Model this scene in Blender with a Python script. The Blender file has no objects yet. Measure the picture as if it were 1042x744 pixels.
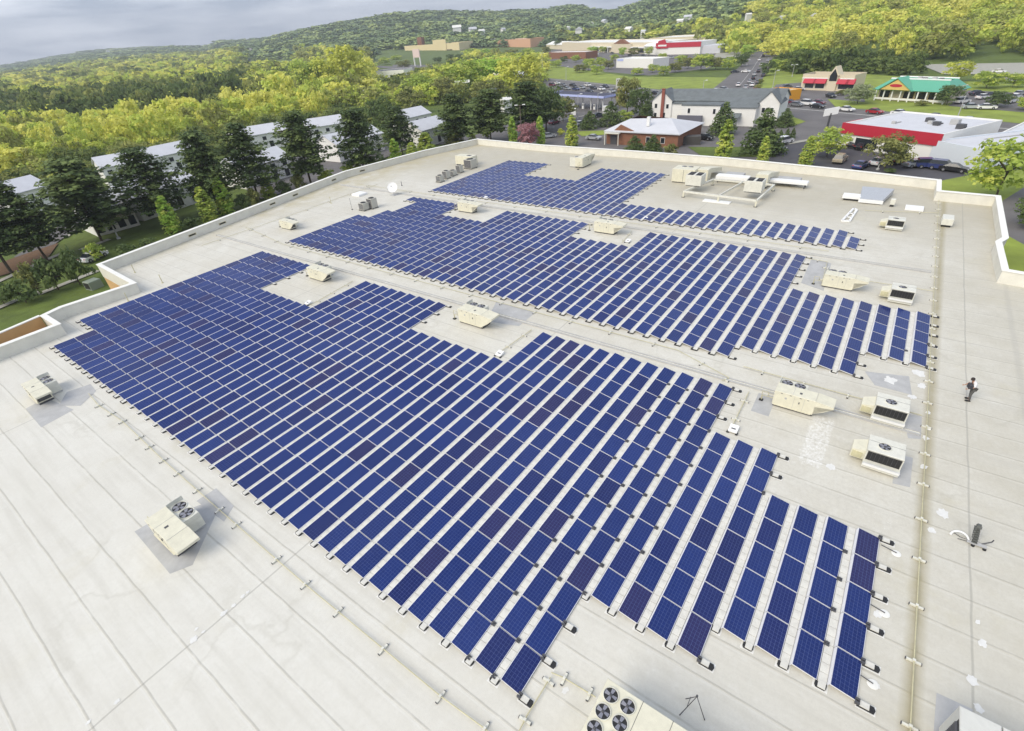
import bpy, math, random
import numpy as np
from mathutils import Matrix, Vector
PI = math.pi
# ------------------------------------------------------------------ camera, sky, sun, exposure
scene = bpy.context.scene
COL = scene.collection
CAM = np.array([-13.336619, 4.241213, 21.443516])
TILT, ROLL, YAW, FPX = 0.978554, -0.083036, -0.905955, 512.26
MAT_CAM = Matrix.Rotation(YAW, 4, 'Z') @ Matrix.Rotation(TILT, 4, 'X') @ Matrix.Rotation(ROLL, 4, 'Z')
RM = np.array([[MAT_CAM[i][j] for j in range(3)] for i in range(3)])
cd = bpy.data.cameras.new('camera'); cam = bpy.data.objects.new('camera', cd); COL.objects.link(cam)
cam.matrix_world = Matrix.Translation(Vector(CAM)) @ MAT_CAM
cd.sensor_fit = 'HORIZONTAL'; cd.sensor_width = 36; cd.lens = FPX/1042*36
cd.clip_start = 0.5; cd.clip_end = 12000
scene.camera = cam

SUN_EL, SUN_DIR = math.radians(42), (-0.94, 0.34)     # where the soft sunlight comes from
world = bpy.data.worlds.new('World'); scene.world = world; world.use_nodes = True
nt = world.node_tree; nt.nodes.clear()
out = nt.nodes.new('ShaderNodeOutputWorld'); bg = nt.nodes.new('ShaderNodeBackground')
sky = nt.nodes.new('ShaderNodeTexSky'); sky.sky_type = 'NISHITA'; sky.sun_disc = False
sky.sun_elevation = SUN_EL; sky.sun_rotation = math.atan2(SUN_DIR[0], SUN_DIR[1]); sky.dust_density = 2.0; sky.altitude = 100
tc = nt.nodes.new('ShaderNodeTexCoord')
mp = nt.nodes.new('ShaderNodeMapping'); mp.inputs['Scale'].default_value = (1, 1, 7.0)
nz = nt.nodes.new('ShaderNodeTexNoise'); nz.inputs['Scale'].default_value = 4.6; nz.inputs['Detail'].default_value = 6; nz.inputs['Roughness'].default_value = .55
rp = nt.nodes.new('ShaderNodeValToRGB')
rp.color_ramp.elements[0].position = .40; rp.color_ramp.elements[0].color = (1.75, 2.15, 3.0, 1)
rp.color_ramp.elements[1].position = .62; rp.color_ramp.elements[1].color = (5.6, 5.85, 6.5, 1)
mx = nt.nodes.new('ShaderNodeMixRGB'); mx.inputs[0].default_value = .86
L = nt.links.new
L(tc.outputs['Generated'], mp.inputs['Vector']); L(mp.outputs['Vector'], nz.inputs['Vector'])
L(nz.outputs['Fac'], rp.inputs['Fac']); L(sky.outputs['Color'], mx.inputs[1]); L(rp.outputs['Color'], mx.inputs[2])
L(mx.outputs['Color'], bg.inputs['Color']); bg.inputs['Strength'].default_value = 0.10
L(bg.outputs['Background'], out.inputs['Surface'])
sd = bpy.data.lights.new('sun', 'SUN'); sd.energy = 1.35; sd.angle = math.radians(40); sd.color = (1, .91, .76)
so = bpy.data.objects.new('sun', sd); COL.objects.link(so)
so.rotation_euler = Vector((SUN_DIR[0]*math.cos(SUN_EL), SUN_DIR[1]*math.cos(SUN_EL), math.sin(SUN_EL))).to_track_quat('Z', 'Y').to_euler()
scene.view_settings.view_transform = 'Standard'; scene.view_settings.look = 'None'
scene.view_settings.exposure = 1.17; scene.view_settings.gamma = 1; scene.view_settings.use_curve_mapping = False
scene.cycles.max_bounces = 6; scene.cycles.transparent_max_bounces = 6
scene.cycles.use_denoising = True

# ------------------------------------------------------------------ helpers
ZG = -7.5
def P(x, y, z=0.0):
    d = RM @ np.array([(x-521)/FPX, -(y-372)/FPX, -1.0]); t = (z-CAM[2])/d[2]
    q = CAM + d*t
    return (float(q[0]), float(q[1]), float(z))
def G(x, y): return P(x, y, ZG)
def PX(X):
    c = (np.array(X, float)-CAM) @ RM
    return 521+FPX*c[0]/-c[2], 372-FPX*c[1]/-c[2]
def top_z(x, y, z0, ytop):                       # height at which a vertical from (x,y,z0) reaches image row ytop
    a, b = z0, z0+60
    for _ in range(30):
        m = (a+b)/2
        if PX((x, y, m))[1] > ytop: a = m
        else: b = m
    return a

def _nodes(name):
    m = bpy.data.materials.new(name); m.use_nodes = True
    t = m.node_tree; b = t.nodes['Principled BSDF']; return m, t, b
def mat(name, col, rough=.7, metal=0, noise=0, nscale=5, bump=0, bscale=30, col2=None, spec=None, coat=0):
    m, t, b = _nodes(name)
    b.inputs['Roughness'].default_value = rough; b.inputs['Metallic'].default_value = metal
    if spec is not None: b.inputs['Specular IOR Level'].default_value = spec
    if coat: b.inputs['Coat Weight'].default_value = coat
    if noise or col2:
        tc = t.nodes.new('ShaderNodeTexCoord'); n = t.nodes.new('ShaderNodeTexNoise'); n.inputs['Scale'].default_value = nscale
        n.inputs['Detail'].default_value = 5; n.inputs['Roughness'].default_value = .65
        r = t.nodes.new('ShaderNodeValToRGB'); r.color_ramp.elements[0].position = .3; r.color_ramp.elements[1].position = .7
        c2 = col2 or tuple(c*(1-noise) for c in col)
        r.color_ramp.elements[0].color = (*c2, 1); r.color_ramp.elements[1].color = (*col, 1)
        t.links.new(tc.outputs['Object'], n.inputs['Vector']); t.links.new(n.outputs['Fac'], r.inputs['Fac']); t.links.new(r.outputs['Color'], b.inputs['Base Color'])
        if bump:
            n2 = t.nodes.new('ShaderNodeTexNoise'); n2.inputs['Scale'].default_value = bscale
            bp = t.nodes.new('ShaderNodeBump'); bp.inputs['Strength'].default_value = bump; bp.inputs['Distance'].default_value = .05
            t.links.new(tc.outputs['Object'], n2.inputs['Vector']); t.links.new(n2.outputs['Fac'], bp.inputs['Height']); t.links.new(bp.outputs['Normal'], b.inputs['Normal'])
    else: b.inputs['Base Color'].default_value = (*col, 1)
    return m

class MB:
    """collects faces, then links them as one mesh object"""
    def __init__(s): s.v = []; s.f = []; s.mi = []; s.uv = {}
    def quad(s, a, b, c, d, m=0, uv=None):
        n = len(s.v); s.v += [a, b, c, d]; s.f.append((n, n+1, n+2, n+3)); s.mi.append(m)
        if uv: s.uv[len(s.f)-1] = uv
    def poly(s, pts, m=0):
        n = len(s.v); s.v += [tuple(p) for p in pts]; s.f.append(tuple(range(n, n+len(pts)))); s.mi.append(m)
    def hexa(s, p, m=0):                             # p: 4 bottom, 4 top (ccw)
        n = len(s.v); s.v += [tuple(q) for q in p]
        for f in ((3, 2, 1, 0), (4, 5, 6, 7), (0, 1, 5, 4), (1, 2, 6, 5), (2, 3, 7, 6), (3, 0, 4, 7)):
            s.f.append(tuple(n+i for i in f)); s.mi.append(m)
    def box(s, x0, y0, z0, x1, y1, z1, m=0):
        s.hexa([(x0, y0, z0), (x1, y0, z0), (x1, y1, z0), (x0, y1, z0), (x0, y0, z1), (x1, y0, z1), (x1, y1, z1), (x0, y1, z1)], m)
    def bbox(s, x0, y0, z0, x1, y1, z1, b=.03, m=0): # box with chamfered top edges
        s.hexa([(x0, y0, z0), (x1, y0, z0), (x1, y1, z0), (x0, y1, z0), (x0, y0, z1-b), (x1, y0, z1-b), (x1, y1, z1-b), (x0, y1, z1-b)], m)
        s.hexa([(x0, y0, z1-b), (x1, y0, z1-b), (x1, y1, z1-b), (x0, y1, z1-b), (x0+b, y0+b, z1), (x1-b, y0+b, z1), (x1-b, y1-b, z1), (x0+b, y1-b, z1)], m)
    def prism(s, pts, z0, z1, m=0):                  # pts ccw in plan
        n = len(s.v); k = len(pts)
        s.v += [(p[0], p[1], z0) for p in pts] + [(p[0], p[1], z1) for p in pts]
        s.f.append(tuple(range(n+k, n+2*k))); s.mi.append(m); s.f.append(tuple(n+k-1-i for i in range(k))); s.mi.append(m)
        for i in range(k):
            j = (i+1) % k; s.f.append((n+i, n+j, n+k+j, n+k+i)); s.mi.append(m)
    def tube(s, a, b, r0, r1=None, n=8, m=0, cap=True):
        r1 = r0 if r1 is None else r1
        a = Vector(a); b = Vector(b); d = (b-a)
        if d.length < 1e-6: return
        d.normalize(); u = d.orthogonal().normalized(); w = d.cross(u); k = len(s.v)
        for c, r in ((a, r0), (b, r1)):
            for i in range(n):
                t = 2*PI*i/n; s.v.append(tuple(c+(u*math.cos(t)+w*math.sin(t))*r))
        for i in range(n):
            j = (i+1) % n; s.f.append((k+i, k+j, k+n+j, k+n+i)); s.mi.append(m)
        if cap:
            s.f.append(tuple(k+n-1-i for i in range(n))); s.mi.append(m); s.f.append(tuple(k+n+i for i in range(n))); s.mi.append(m)
    def path(s, pts, r, n=6, m=0):
        for a, b in zip(pts, pts[1:]): s.tube(a, b, r, r, n, m)
    def lathe(s, c, prof, n=16, m=0):                # prof: (r, z)
        k = len(s.v)
        for r, z in prof:
            for i in range(n):
                t = 2*PI*i/n; s.v.append((c[0]+r*math.cos(t), c[1]+r*math.sin(t), c[2]+z))
        for q in range(len(prof)-1):
            for i in range(n):
                j = (i+1) % n; s.f.append((k+q*n+i, k+q*n+j, k+(q+1)*n+j, k+(q+1)*n+i)); s.mi.append(m)
        s.f.append(tuple(k+(len(prof)-1)*n+i for i in range(n))); s.mi.append(m)
    def mesh(s, name, mats):
        me = bpy.data.meshes.new(name); me.from_pydata(s.v, [], s.f)
        for m in (mats if isinstance(mats, (list, tuple)) else [mats]): me.materials.append(m)
        me.polygons.foreach_set('material_index', s.mi)
        if s.uv:
            uv = me.uv_layers.new(name='uv')
            for fi, q in s.uv.items():
                p = me.polygons[fi]
                for li, c in zip(p.loop_indices, q): uv.data[li].uv = c
        me.update(); return me
    def build(s, name, mats, parent=None, smooth=False):
        me = s.mesh(name, mats)
        if smooth: me.polygons.foreach_set('use_smooth', [True]*len(me.polygons))
        o = bpy.data.objects.new(name, me); COL.objects.link(o)
        if parent is not None: o.parent = parent
        return o

def tag(o, label=None, cat=None, group=None, kind=None):
    if label: o['label'] = label
    if cat: o['category'] = cat
    if group: o['group'] = group
    if kind: o['kind'] = kind
    return o
def empty(name, loc=(0, 0, 0), rz=0, label=None, cat=None, group=None):
    o = bpy.data.objects.new(name, None); COL.objects.link(o); o.location = loc; o.rotation_euler = (0, 0, rz)
    o.empty_display_size = .2
    return tag(o, label, cat, group)
KIDS = {}
def kids(o): return [c for c in bpy.data.objects if c.parent == o]
def copy_tree(root, loc, rz=None, scale=None, label=None, group=None):
    """a thing with copies of its parts and their sub-parts"""
    if root not in KIDS: KIDS[root] = [(c, kids(c)) for c in kids(root)]
    r = root.copy(); COL.objects.link(r); r.location = loc
    if rz is not None: r.rotation_euler = (0, 0, rz)
    if scale is not None: r.scale = scale if isinstance(scale, tuple) else (scale,)*3
    if label: r['label'] = label
    if group: r['group'] = group
    for c, sub in KIDS[root]:
        d = c.copy(); COL.objects.link(d); d.parent = r
        for g in sub:
            e = g.copy(); COL.objects.link(e); e.parent = d
    return r
def struct(mb, name, mats): return tag(mb.build(name, mats), kind='structure')

# ------------------------------------------------------------------ materials
def roof_material():
    m, t, b = _nodes('white_roof_membrane'); N = t.nodes.new; Lk = t.links.new
    geo = N('ShaderNodeNewGeometry'); sep = N('ShaderNodeSeparateXYZ'); Lk(geo.outputs['Position'], sep.inputs[0])
    def noise(scale, detail=5, vec=None, rough=.6):
        n = N('ShaderNodeTexNoise'); n.inputs['Scale'].default_value = scale; n.inputs['Detail'].default_value = detail; n.inputs['Roughness'].default_value = rough
        Lk(vec or geo.outputs['Position'], n.inputs['Vector']); return n.outputs['Fac']
    def M(op, a, b_=None, c=None):
        n = N('ShaderNodeMath'); n.operation = op
        for i, q in enumerate((a, b_, c)):
            if q is None: continue
            if isinstance(q, (int, float)): n.inputs[i].default_value = q
            else: Lk(q, n.inputs[i])
        return n.outputs[0]
    def mix(f, a, c):
        n = N('ShaderNodeMixRGB')
        if isinstance(f, (int, float)): n.inputs[0].default_value = f
        else: Lk(f, n.inputs[0])
        for i, q in ((1, a), (2, c)):
            if isinstance(q, tuple): n.inputs[i].default_value = (*q, 1)
            else: Lk(q, n.inputs[i])
        return n.outputs[0]
    def ramp(f, lo, hi):
        n = N('ShaderNodeMapRange'); n.inputs[1].default_value = lo; n.inputs[2].default_value = hi; Lk(f, n.inputs[0]); return n.outputs[0]
    x, y = sep.outputs[0], sep.outputs[1]
    wob = M('MULTIPLY', M('SUBTRACT', noise(.35, 2), .5), .12)
    def lines(c, period, w, off=0):                  # distance to the nearest line of a family
        u = M('ADD', M('ADD', c, wob), off)
        d = M('ABSOLUTE', M('SUBTRACT', M('FRACT', M('DIVIDE', u, period)), .5)); d = M('MULTIPLY', M('SUBTRACT', .5, d), period)
        return M('SUBTRACT', 1, ramp(d, w*.35, w))
    # big soft stains
    base = mix(ramp(noise(.12, 4), .35, .7), (.59, .565, .485), (.685, .67, .60))
    base = mix(M('MULTIPLY', ramp(noise(.6, 6, None, .7), .42, .72), .50), base, (.50, .47, .385))
    base = mix(M('MULTIPLY', ramp(noise(5, 6, None, .8), .44, .70), .42), base, (.44, .415, .35))
    base = mix(M('MULTIPLY', ramp(noise(14, 4, None, .8), .50, .72), .28), base, (.40, .38, .33))
    base = mix(M('MULTIPLY', ramp(noise(2.2, 6, None, .75), .52, .74), .35), base, (.74, .735, .70))
    base = mix(M('MULTIPLY', M('SUBTRACT', 1, ramp(x, -12, 12)), .50), base, (.665, .655, .60))
    # roof right of the drain line and beyond the arrays is dirtier
    dirt = M('MULTIPLY', ramp(M('SUBTRACT', 6, y), 0, 16), ramp(noise(.25, 4), .1, .65))
    base = mix(M('MULTIPLY', dirt, .65), base, (.41, .38, .29))
    far = M('MULTIPLY', ramp(x, 50, 62), M('ADD', .38, M('MULTIPLY', noise(.5, 5), .6)))
    base = mix(far, base, (.42, .385, .29))
    edge = M('MULTIPLY', ramp(y, 76, 83), ramp(noise(.35, 5, None, .7), .34, .58))
    base = mix(M('MULTIPLY', edge, .8), base, (.44, .39, .24))
    blot = M('MULTIPLY', ramp(noise(.22, 3), .56, .72), ramp(noise(1.7, 6, None, .75), .35, .7))
    base = mix(M('MULTIPLY', blot, .60), base, (.50, .46, .33))
    # streaks along the seams
    cmb = N('ShaderNodeCombineXYZ'); Lk(M('MULTIPLY', x, 1.8), cmb.inputs[0]); Lk(M('MULTIPLY', y, .12), cmb.inputs[1])
    base = mix(M('MULTIPLY', ramp(noise(1, 5, cmb.outputs[0]), .48, .75), .40), base, (.46, .44, .38))
    # seams
    s1 = lines(x, 1.83, .055, .4); brk = ramp(noise(.9, 3), .25, .5)
    base = mix(M('MULTIPLY', M('MULTIPLY', s1, brk), .45), base, (.33, .31, .25))
    s1b = lines(x, 1.83, .05, .52)
    base = mix(M('MULTIPLY', s1b, .12), base, (.78, .78, .76))
    s2 = lines(y, 27.0, .06, 3.4); base = mix(M('MULTIPLY', s2, .5), base, (.30, .29, .25))
    s3 = M('MULTIPLY', lines(y, 5.2, .25, 1.0), ramp(M('SUBTRACT', -2.5, y), 0, .2))
    base = mix(M('MULTIPLY', s3, .22), base, (.32, .31, .28))
    # brown dirt along the drain line
    dl = M('SUBTRACT', 1, ramp(M('ABSOLUTE', M('ADD', y, 1.62)), .05, .42))
    base = mix(M('MULTIPLY', dl, M('ADD', .35, M('MULTIPLY', noise(.8, 4), .7))), base, (.33, .29, .17))
    # dark wandering puddle marks near the front of the big array
    vor = N('ShaderNodeTexVoronoi'); vor.feature = 'DISTANCE_TO_EDGE'; vor.inputs['Scale'].default_value = .16
    dv = N('ShaderNodeVectorMath'); dv.operation = 'ADD'; nn = N('ShaderNodeTexNoise'); nn.inputs['Scale'].default_value = .5; nn.inputs['Detail'].default_value = 4
    sc = N('ShaderNodeVectorMath'); sc.operation = 'SCALE'; sc.inputs['Scale'].default_value = 4
    Lk(geo.outputs['Position'], nn.inputs['Vector']); Lk(nn.outputs['Color'], sc.inputs[0]); Lk(geo.outputs['Position'], dv.inputs[0]); Lk(sc.outputs[0], dv.inputs[1]); Lk(dv.outputs[0], vor.inputs['Vector'])
    pud = M('MULTIPLY', M('SUBTRACT', 1, ramp(vor.outputs['Distance'], .0, .035)), ramp(noise(.12, 2), .5, .62))
    base = mix(M('MULTIPLY', pud, .22), base, (.36, .34, .27))
    # peeling white repair coat between the right rooftop units
    bx = M('MULTIPLY', M('SUBTRACT', 1, ramp(M('ABSOLUTE', M('SUBTRACT', x, 14.3)), 2.2, 4.3)), M('SUBTRACT', 1, ramp(M('ABSOLUTE', M('SUBTRACT', y, 3.6)), .5, 1.5)))
    bx2 = M('MULTIPLY', M('SUBTRACT', 1, ramp(M('ABSOLUTE', M('SUBTRACT', x, 9.0)), 2.5, 5)), M('SUBTRACT', 1, ramp(M('ABSOLUTE', M('SUBTRACT', y, -.1)), .5, 1.2)))
    peel = ramp(M('SUBTRACT', M('ADD', M('MULTIPLY', M('MAXIMUM', bx, M('MULTIPLY', bx2, .8)), .55), noise(4.5, 8, None, .85)), 1.0), .0, .14)
    base = mix(M('MULTIPLY', peel, .62), base, (.84, .84, .82))
    Lk(base, b.inputs['Base Color']); b.inputs['Roughness'].default_value = .62; b.inputs['Specular IOR Level'].default_value = .3
    bp = N('ShaderNodeBump'); bp.inputs['Strength'].default_value = .35; bp.inputs['Distance'].default_value = .03
    hsum = M('ADD', M('MULTIPLY', noise(1.2, 6), 1.2), M('MULTIPLY', s1, .8)); Lk(hsum, bp.inputs['Height']); Lk(bp.outputs['Normal'], b.inputs['Normal'])
    return m
ROOF = roof_material()

def cell_material(name, c1, c2):
    """polycrystalline cells, 10 by 6, with pale bus lines; uv runs in cells"""
    m, t, b = _nodes(name); N = t.nodes.new; Lk = t.links.new
    uv = N('ShaderNodeUVMap'); uv.uv_map = 'uv'; sep = N('ShaderNodeSeparateXYZ'); Lk(uv.outputs[0], sep.inputs[0])
    def M(op, a, b_=None):
        n = N('ShaderNodeMath'); n.operation = op
        for i, q in enumerate((a, b_)):
            if q is None: continue
            if isinstance(q, (int, float)): n.inputs[i].default_value = q
            else: Lk(q, n.inputs[i])
        return n.outputs[0]
    def edge(c, w):
        f = M('FRACT', c); d = M('MINIMUM', f, M('SUBTRACT', 1, f)); return M('LESS_THAN', d, w)
    grid = M('MAXIMUM', edge(sep.outputs[0], .022), edge(sep.outputs[1], .03))
    bus = M('MULTIPLY', edge(M('MULTIPLY', M('ADD', sep.outputs[1], .166), 3), .05), .18)
    oi = N('ShaderNodeObjectInfo'); geo = N('ShaderNodeNewGeometry')
    n = N('ShaderNodeTexNoise'); n.inputs['Scale'].default_value = .23; n.inputs['Detail'].default_value = 3; Lk(geo.outputs['Position'], n.inputs['Vector'])
    wn = N('ShaderNodeTexWhiteNoise'); wn.noise_dimensions = '2D'
    fl = N('ShaderNodeVectorMath'); fl.operation = 'FLOOR'; Lk(uv.outputs[0], fl.inputs[0]); Lk(fl.outputs[0], wn.inputs['Vector'])
    vor = N('ShaderNodeTexVoronoi'); vor.inputs['Scale'].default_value = 45; Lk(geo.outputs['Position'], vor.inputs['Vector'])
    pv = N('ShaderNodeAttribute'); pv.attribute_name = 'pv'
    f = M('ADD', M('MULTIPLY', M('ADD', pv.outputs['Fac'], n.outputs['Fac']), .45), M('ADD', M('MULTIPLY', wn.outputs['Value'], .18), M('ADD', M('MULTIPLY', oi.outputs['Random'], .4), M('MULTIPLY', vor.outputs['Color'], .12))))
    mx = N('ShaderNodeMixRGB'); Lk(f, mx.inputs[0]); mx.inputs[1].default_value = (*c1, 1); mx.inputs[2].default_value = (*c2, 1)
    m2 = N('ShaderNodeMixRGB'); Lk(M('MULTIPLY', M('MAXIMUM', grid, bus), .55), m2.inputs[0]); Lk(mx.outputs[0], m2.inputs[1]); m2.inputs[2].default_value = (.12, .17, .36, 1)
    Lk(m2.outputs[0], b.inputs['Base Color']); b.inputs['Roughness'].default_value = .14; b.inputs['Specular IOR Level'].default_value = .26
    return m
CELLS = {'blue': cell_material('blue_cells', (.007, .015, .088), (.014, .034, .165)),
         'dark': cell_material('dark_blue_cells', (.008, .013, .075), (.013, .024, .125)),
         'purple': cell_material('purple_cells', (.017, .0155, .066), (.026, .027, .108))}
ALU = mat('pale_aluminium', (.78, .78, .80), .4, .1)
PAVER = mat('cream_ballast_paver', (.70, .685, .62), .85, noise=.22, nscale=3, bump=.3)
SLIP = mat('white_slip_sheet', (.74, .735, .69), .7)
BLACK = mat('black_rubber', (.018, .018, .018), .6)
DGREY = mat('dark_grey_metal', (.07, .07, .075), .5)
CREAM = mat('cream_painted_metal', (.72, .69, .54), .45, noise=.16, nscale=2.2)
CREAM2 = mat('pale_cream_metal', (.72, .71, .62), .45, noise=.18, nscale=2.5)
FANBLADE = mat('grey_fan_blade', (.26, .26, .29), .4, .3)
PIPE = mat('yellowed_pipe', (.58, .54, .34), .5, noise=.25, nscale=3)
PATCH = mat('grey_membrane_pad', (.47, .47, .46), .8, noise=.22, nscale=1.2)
WHITEP = mat('white_paint', (.80, .80, .78), .5)
STONE = mat('white_coping', (.82, .81, .75), .6, noise=.06, nscale=.6)
PARA = mat('cream_parapet_face', (.74, .72, .63), .8, noise=.15, nscale=.8)
STUCCO = mat('tan_stucco_wall', (.60, .38, .17), .9, noise=.12, nscale=.7)
GREENS = mat('fresh_grass', (.115, .165, .020), .95, noise=.45, nscale=.35, bump=.5)
GREENB = mat('bright_verge_grass', (.28, .35, .05), .95, noise=.40, nscale=.16)
ASPH = mat('asphalt', (.165, .155, .152), .9, noise=.3, nscale=.15, bump=.2)
ASPHD = mat('newer_asphalt', (.085, .083, .092), .9, noise=.3, nscale=.2)
CONC = mat('pale_concrete', (.40, .39, .33), .9, noise=.2, nscale=.8)
MULCH = mat('brown_mulch', (.17, .095, .045), .95, noise=.4, nscale=1.5)
LINE = mat('road_paint', (.55, .55, .50), .8)
BARK = mat('grey_brown_bark', (.11, .085, .06), .95, noise=.4, nscale=4)
GLASSD = mat('dark_window_glass', (.02, .024, .03), .12, spec=.6)
# ------------------------------------------------------------------ the warehouse under the camera
OUT = [P(x, y, 1.2)[:2] for x, y in [(0, 352), (55, 330), (41, 321), (60, 312), (133, 288), (98, 269), (250, 212), (350, 174), (430, 153), (485.6, 141), (550, 147), (650, 153.5),
       (738, 160), (860, 172), (957.8, 182.8), (957.5, 193.6), (1018, 199), (1026, 242), (1019, 246), (1026, 274), (1046, 277.4)]]
dx, dy = OUT[1][0]-OUT[0][0], OUT[1][1]-OUT[0][1]
OUT = [(-45., OUT[0][1]-.3)] + OUT[1:] + [(OUT[-1][0], -45.), (-45., -45.)]
OUT = OUT[::-1]                                   # counter-clockwise
def inset(poly, d):
    r = []; n = len(poly)
    for i in range(n):
        a, b, c = poly[i-1], poly[i], poly[(i+1) % n]
        u = np.array([b[0]-a[0], b[1]-a[1]]); u /= np.linalg.norm(u); v = np.array([c[0]-b[0], c[1]-b[1]]); v /= np.linalg.norm(v)
        n1 = np.array([-u[1], u[0]]); n2 = np.array([-v[1], v[0]]); m = n1+n2; m /= np.linalg.norm(m)
        k = d/max(.35, float(m@n1)); r.append((b[0]+m[0]*k, b[1]+m[1]*k))
    return r
bld = empty('warehouse_building', (0, 0, ZG), label='huge flat roofed warehouse with white membrane roof covered in solar arrays', cat='building')
bld.location = (0, 0, 0)
mb = MB(); mb.poly([(x, y, 0) for x, y in inset(OUT, .2)]); mb.build('roof', ROOF, bld)
mb = MB(); IN = inset(OUT, .36)
n = len(OUT)
for i in range(n):
    j = (i+1) % n; a, b, c, d = OUT[i], OUT[j], IN[j], IN[i]
    mb.hexa([(a[0], a[1], -.4), (b[0], b[1], -.4), (c[0], c[1], -.4), (d[0], d[1], -.4), (a[0], a[1], 1.12), (b[0], b[1], 1.12), (c[0], c[1], 1.12), (d[0], d[1], 1.12)])
mb.build('parapet', PARA, bld)
mb = MB(); OC = inset(OUT, -.06); IC = inset(OUT, .44)
for i in range(n):
    j = (i+1) % n; a, b, c, d = OC[i], OC[j], IC[j], IC[i]
    mb.hexa([(a[0], a[1], 1.12), (b[0], b[1], 1.12), (c[0], c[1], 1.12), (d[0], d[1], 1.12), (a[0], a[1], 1.20), (b[0], b[1], 1.20), (c[0], c[1], 1.17), (d[0], d[1], 1.17)])
mb.build('coping', STONE, bld)
mb = MB(); OW = inset(OUT, .03)
for i in range(n):
    j = (i+1) % n; a, b = OW[i], OW[j]; mb.quad((a[0], a[1], ZG), (b[0], b[1], ZG), (b[0], b[1], -.4), (a[0], a[1], -.4))
mb.build('wall', STUCCO, bld)
# free standing stretch of tan wall that carries on past the notch
a = P(41, 321, 1.2); b = P(0, 338.5, 1.2); e = (a[0]+(b[0]-a[0])*4, a[1]+(b[1]-a[1])*4)
mb = MB(); mb.hexa([(e[0], e[1]-.0, ZG), (a[0]-.05, a[1]-.0, ZG), (a[0]-.05, a[1]+.3, ZG), (e[0], e[1]+.3, ZG), (e[0], e[1], 1.1), (a[0]-.05, a[1], 1.1), (a[0]-.05, a[1]+.3, 1.1), (e[0], e[1]+.3, 1.1)])
mb.hexa([(e[0], e[1]-.04, 1.1), (a[0]-.05, a[1]-.04, 1.1), (a[0]-.05, a[1]+.36, 1.1), (e[0], e[1]+.36, 1.1), (e[0], e[1]-.04, 1.18), (a[0]-.05, a[1]-.04, 1.18), (a[0]-.05, a[1]+.36, 1.18), (e[0], e[1]+.36, 1.18)], 1)
mb.build('screen_wall', [STUCCO, STONE], bld)
# scuppers (dark outlets) in the inner face of the left parapet
for x, y in [(207.5, 240.5), (241, 228.8), (298, 209), (325.5, 200), (370.5, 184.5), (392, 178)]:
    q = P(x, y, .5); best = None
    for i in range(n):
        a = np.array(IN[i]); b = np.array(IN[(i+1) % n]); u = b-a; t = np.clip(((np.array(q[:2])-a)@u)/(u@u), .02, .98); c = a+u*t; dd = np.linalg.norm(c-np.array(q[:2]))
        if best is None or dd < best[0]: best = (dd, c, u/np.linalg.norm(u))
    c, u = best[1], best[2]; nn_ = np.array([-u[1], u[0]]); mb = MB()
    for z0, z1, w, off, mi in ((.36, .66, .62, .012, 1), (.42, .60, .5, .03, 0)):
        p0 = c-u*w; p1 = c+u*w; p2 = p1+nn_*off; p3 = p0+nn_*off
        mb.hexa([(*p0, z0), (*p1, z0), (*p2, z0), (*p3, z0), (*p0, z1), (*p1, z1), (*p2, z1), (*p3, z1)], mi)
    mb.build('scupper', [BLACK, PIPE], bld)
# raised expansion joints between the arrays
def joint(X, y0, y1, w=.34):
    mb = MB(); mb.box(X-w/2, y0, 0, X-w/2+.08, y1, .12, 1); mb.box(X+w/2-.08, y0, 0, X+w/2, y1, .12, 1); mb.box(X-w/2+.08, y0, 0, X+w/2-.08, y1, .06, 0)
    mb.build('expansion_joint', [CREAM2, PATCH], bld)
joint(17.75, -1.2, 79); joint(43.4, -1.0, 84, .4)
# grey membrane pads let into the roof
def pad(pts, z=.006, m=None):
    mb = MB(); mb.poly([(x, y, z) for x, y in pts]); mb.build('membrane_patch', m or PATCH, bld)
def padpx(pp, z=.006, m=None): pad([P(x, y, 0)[:2] for x, y in pp][::-1], z, m)
padpx([(137, 541), (149, 534), (228, 505), (196, 575), (173, 584)]); padpx([(200, 510), (220, 497), (238, 515), (228, 531)], .010)
padpx([(26, 416), (47, 405), (75, 417), (42, 435)]); padpx([(60, 413), (68, 399), (92, 391), (98, 398), (82, 413)], .010)
padpx([(880, 378), (925, 383), (928, 402), (890, 392)]); padpx([(918, 420), (938, 424), (937, 447), (924, 446)]); padpx([(912, 462), (929, 466), (926, 496), (908, 492)])
padpx([(953, 705), (990, 722), (985, 744), (950, 744)])
padpx([(505, 307), (545, 318), (528, 332), (495, 327)]); padpx([(772, 400), (790, 404), (782, 424), (764, 418)]); padpx([(826, 263), (846, 268), (838, 296), (815, 288)])
WPAINT = mat('white_repair_coat', (.74, .735, .70), .7, noise=.14, nscale=4)
rng = random.Random(4)
for x, y, r in [(995, 633, .13), (1000, 655, .2), (990, 693, .24), (996, 721, .2), (945, 436, .18), (942, 446, .25), (944, 420, .2), (940, 475, .25), (948, 540, .2), (870, 250, .3),
                (928, 404, .3), (935, 380, .5), (906, 387, .5), (938, 393, .35), (845, 475, .3), (960, 523, .35), (575, 703, .16), (893, 625, .2), (891, 697, .2), (200, 640, .09), (228, 624, .18), (238, 616, .12), (207, 643, .1), (119, 714, .12),
                (197, 651, .2), (247, 607, .12), (252, 603, .1), (90, 735, .1)]:
    q = P(x, y, 0); k = 17; r *= .8; pad([(q[0]+r*rr_*math.cos(2*PI*i/k)*1.25, q[1]+r*rr_*math.sin(2*PI*i/k)) for i in range(k) for rr_ in (rng.uniform(.62, 1.15),)], .012, WPAINT)
for q in ([(655, 273), (700, 255), (640, 240), (640, 246)], ): pass
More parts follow.
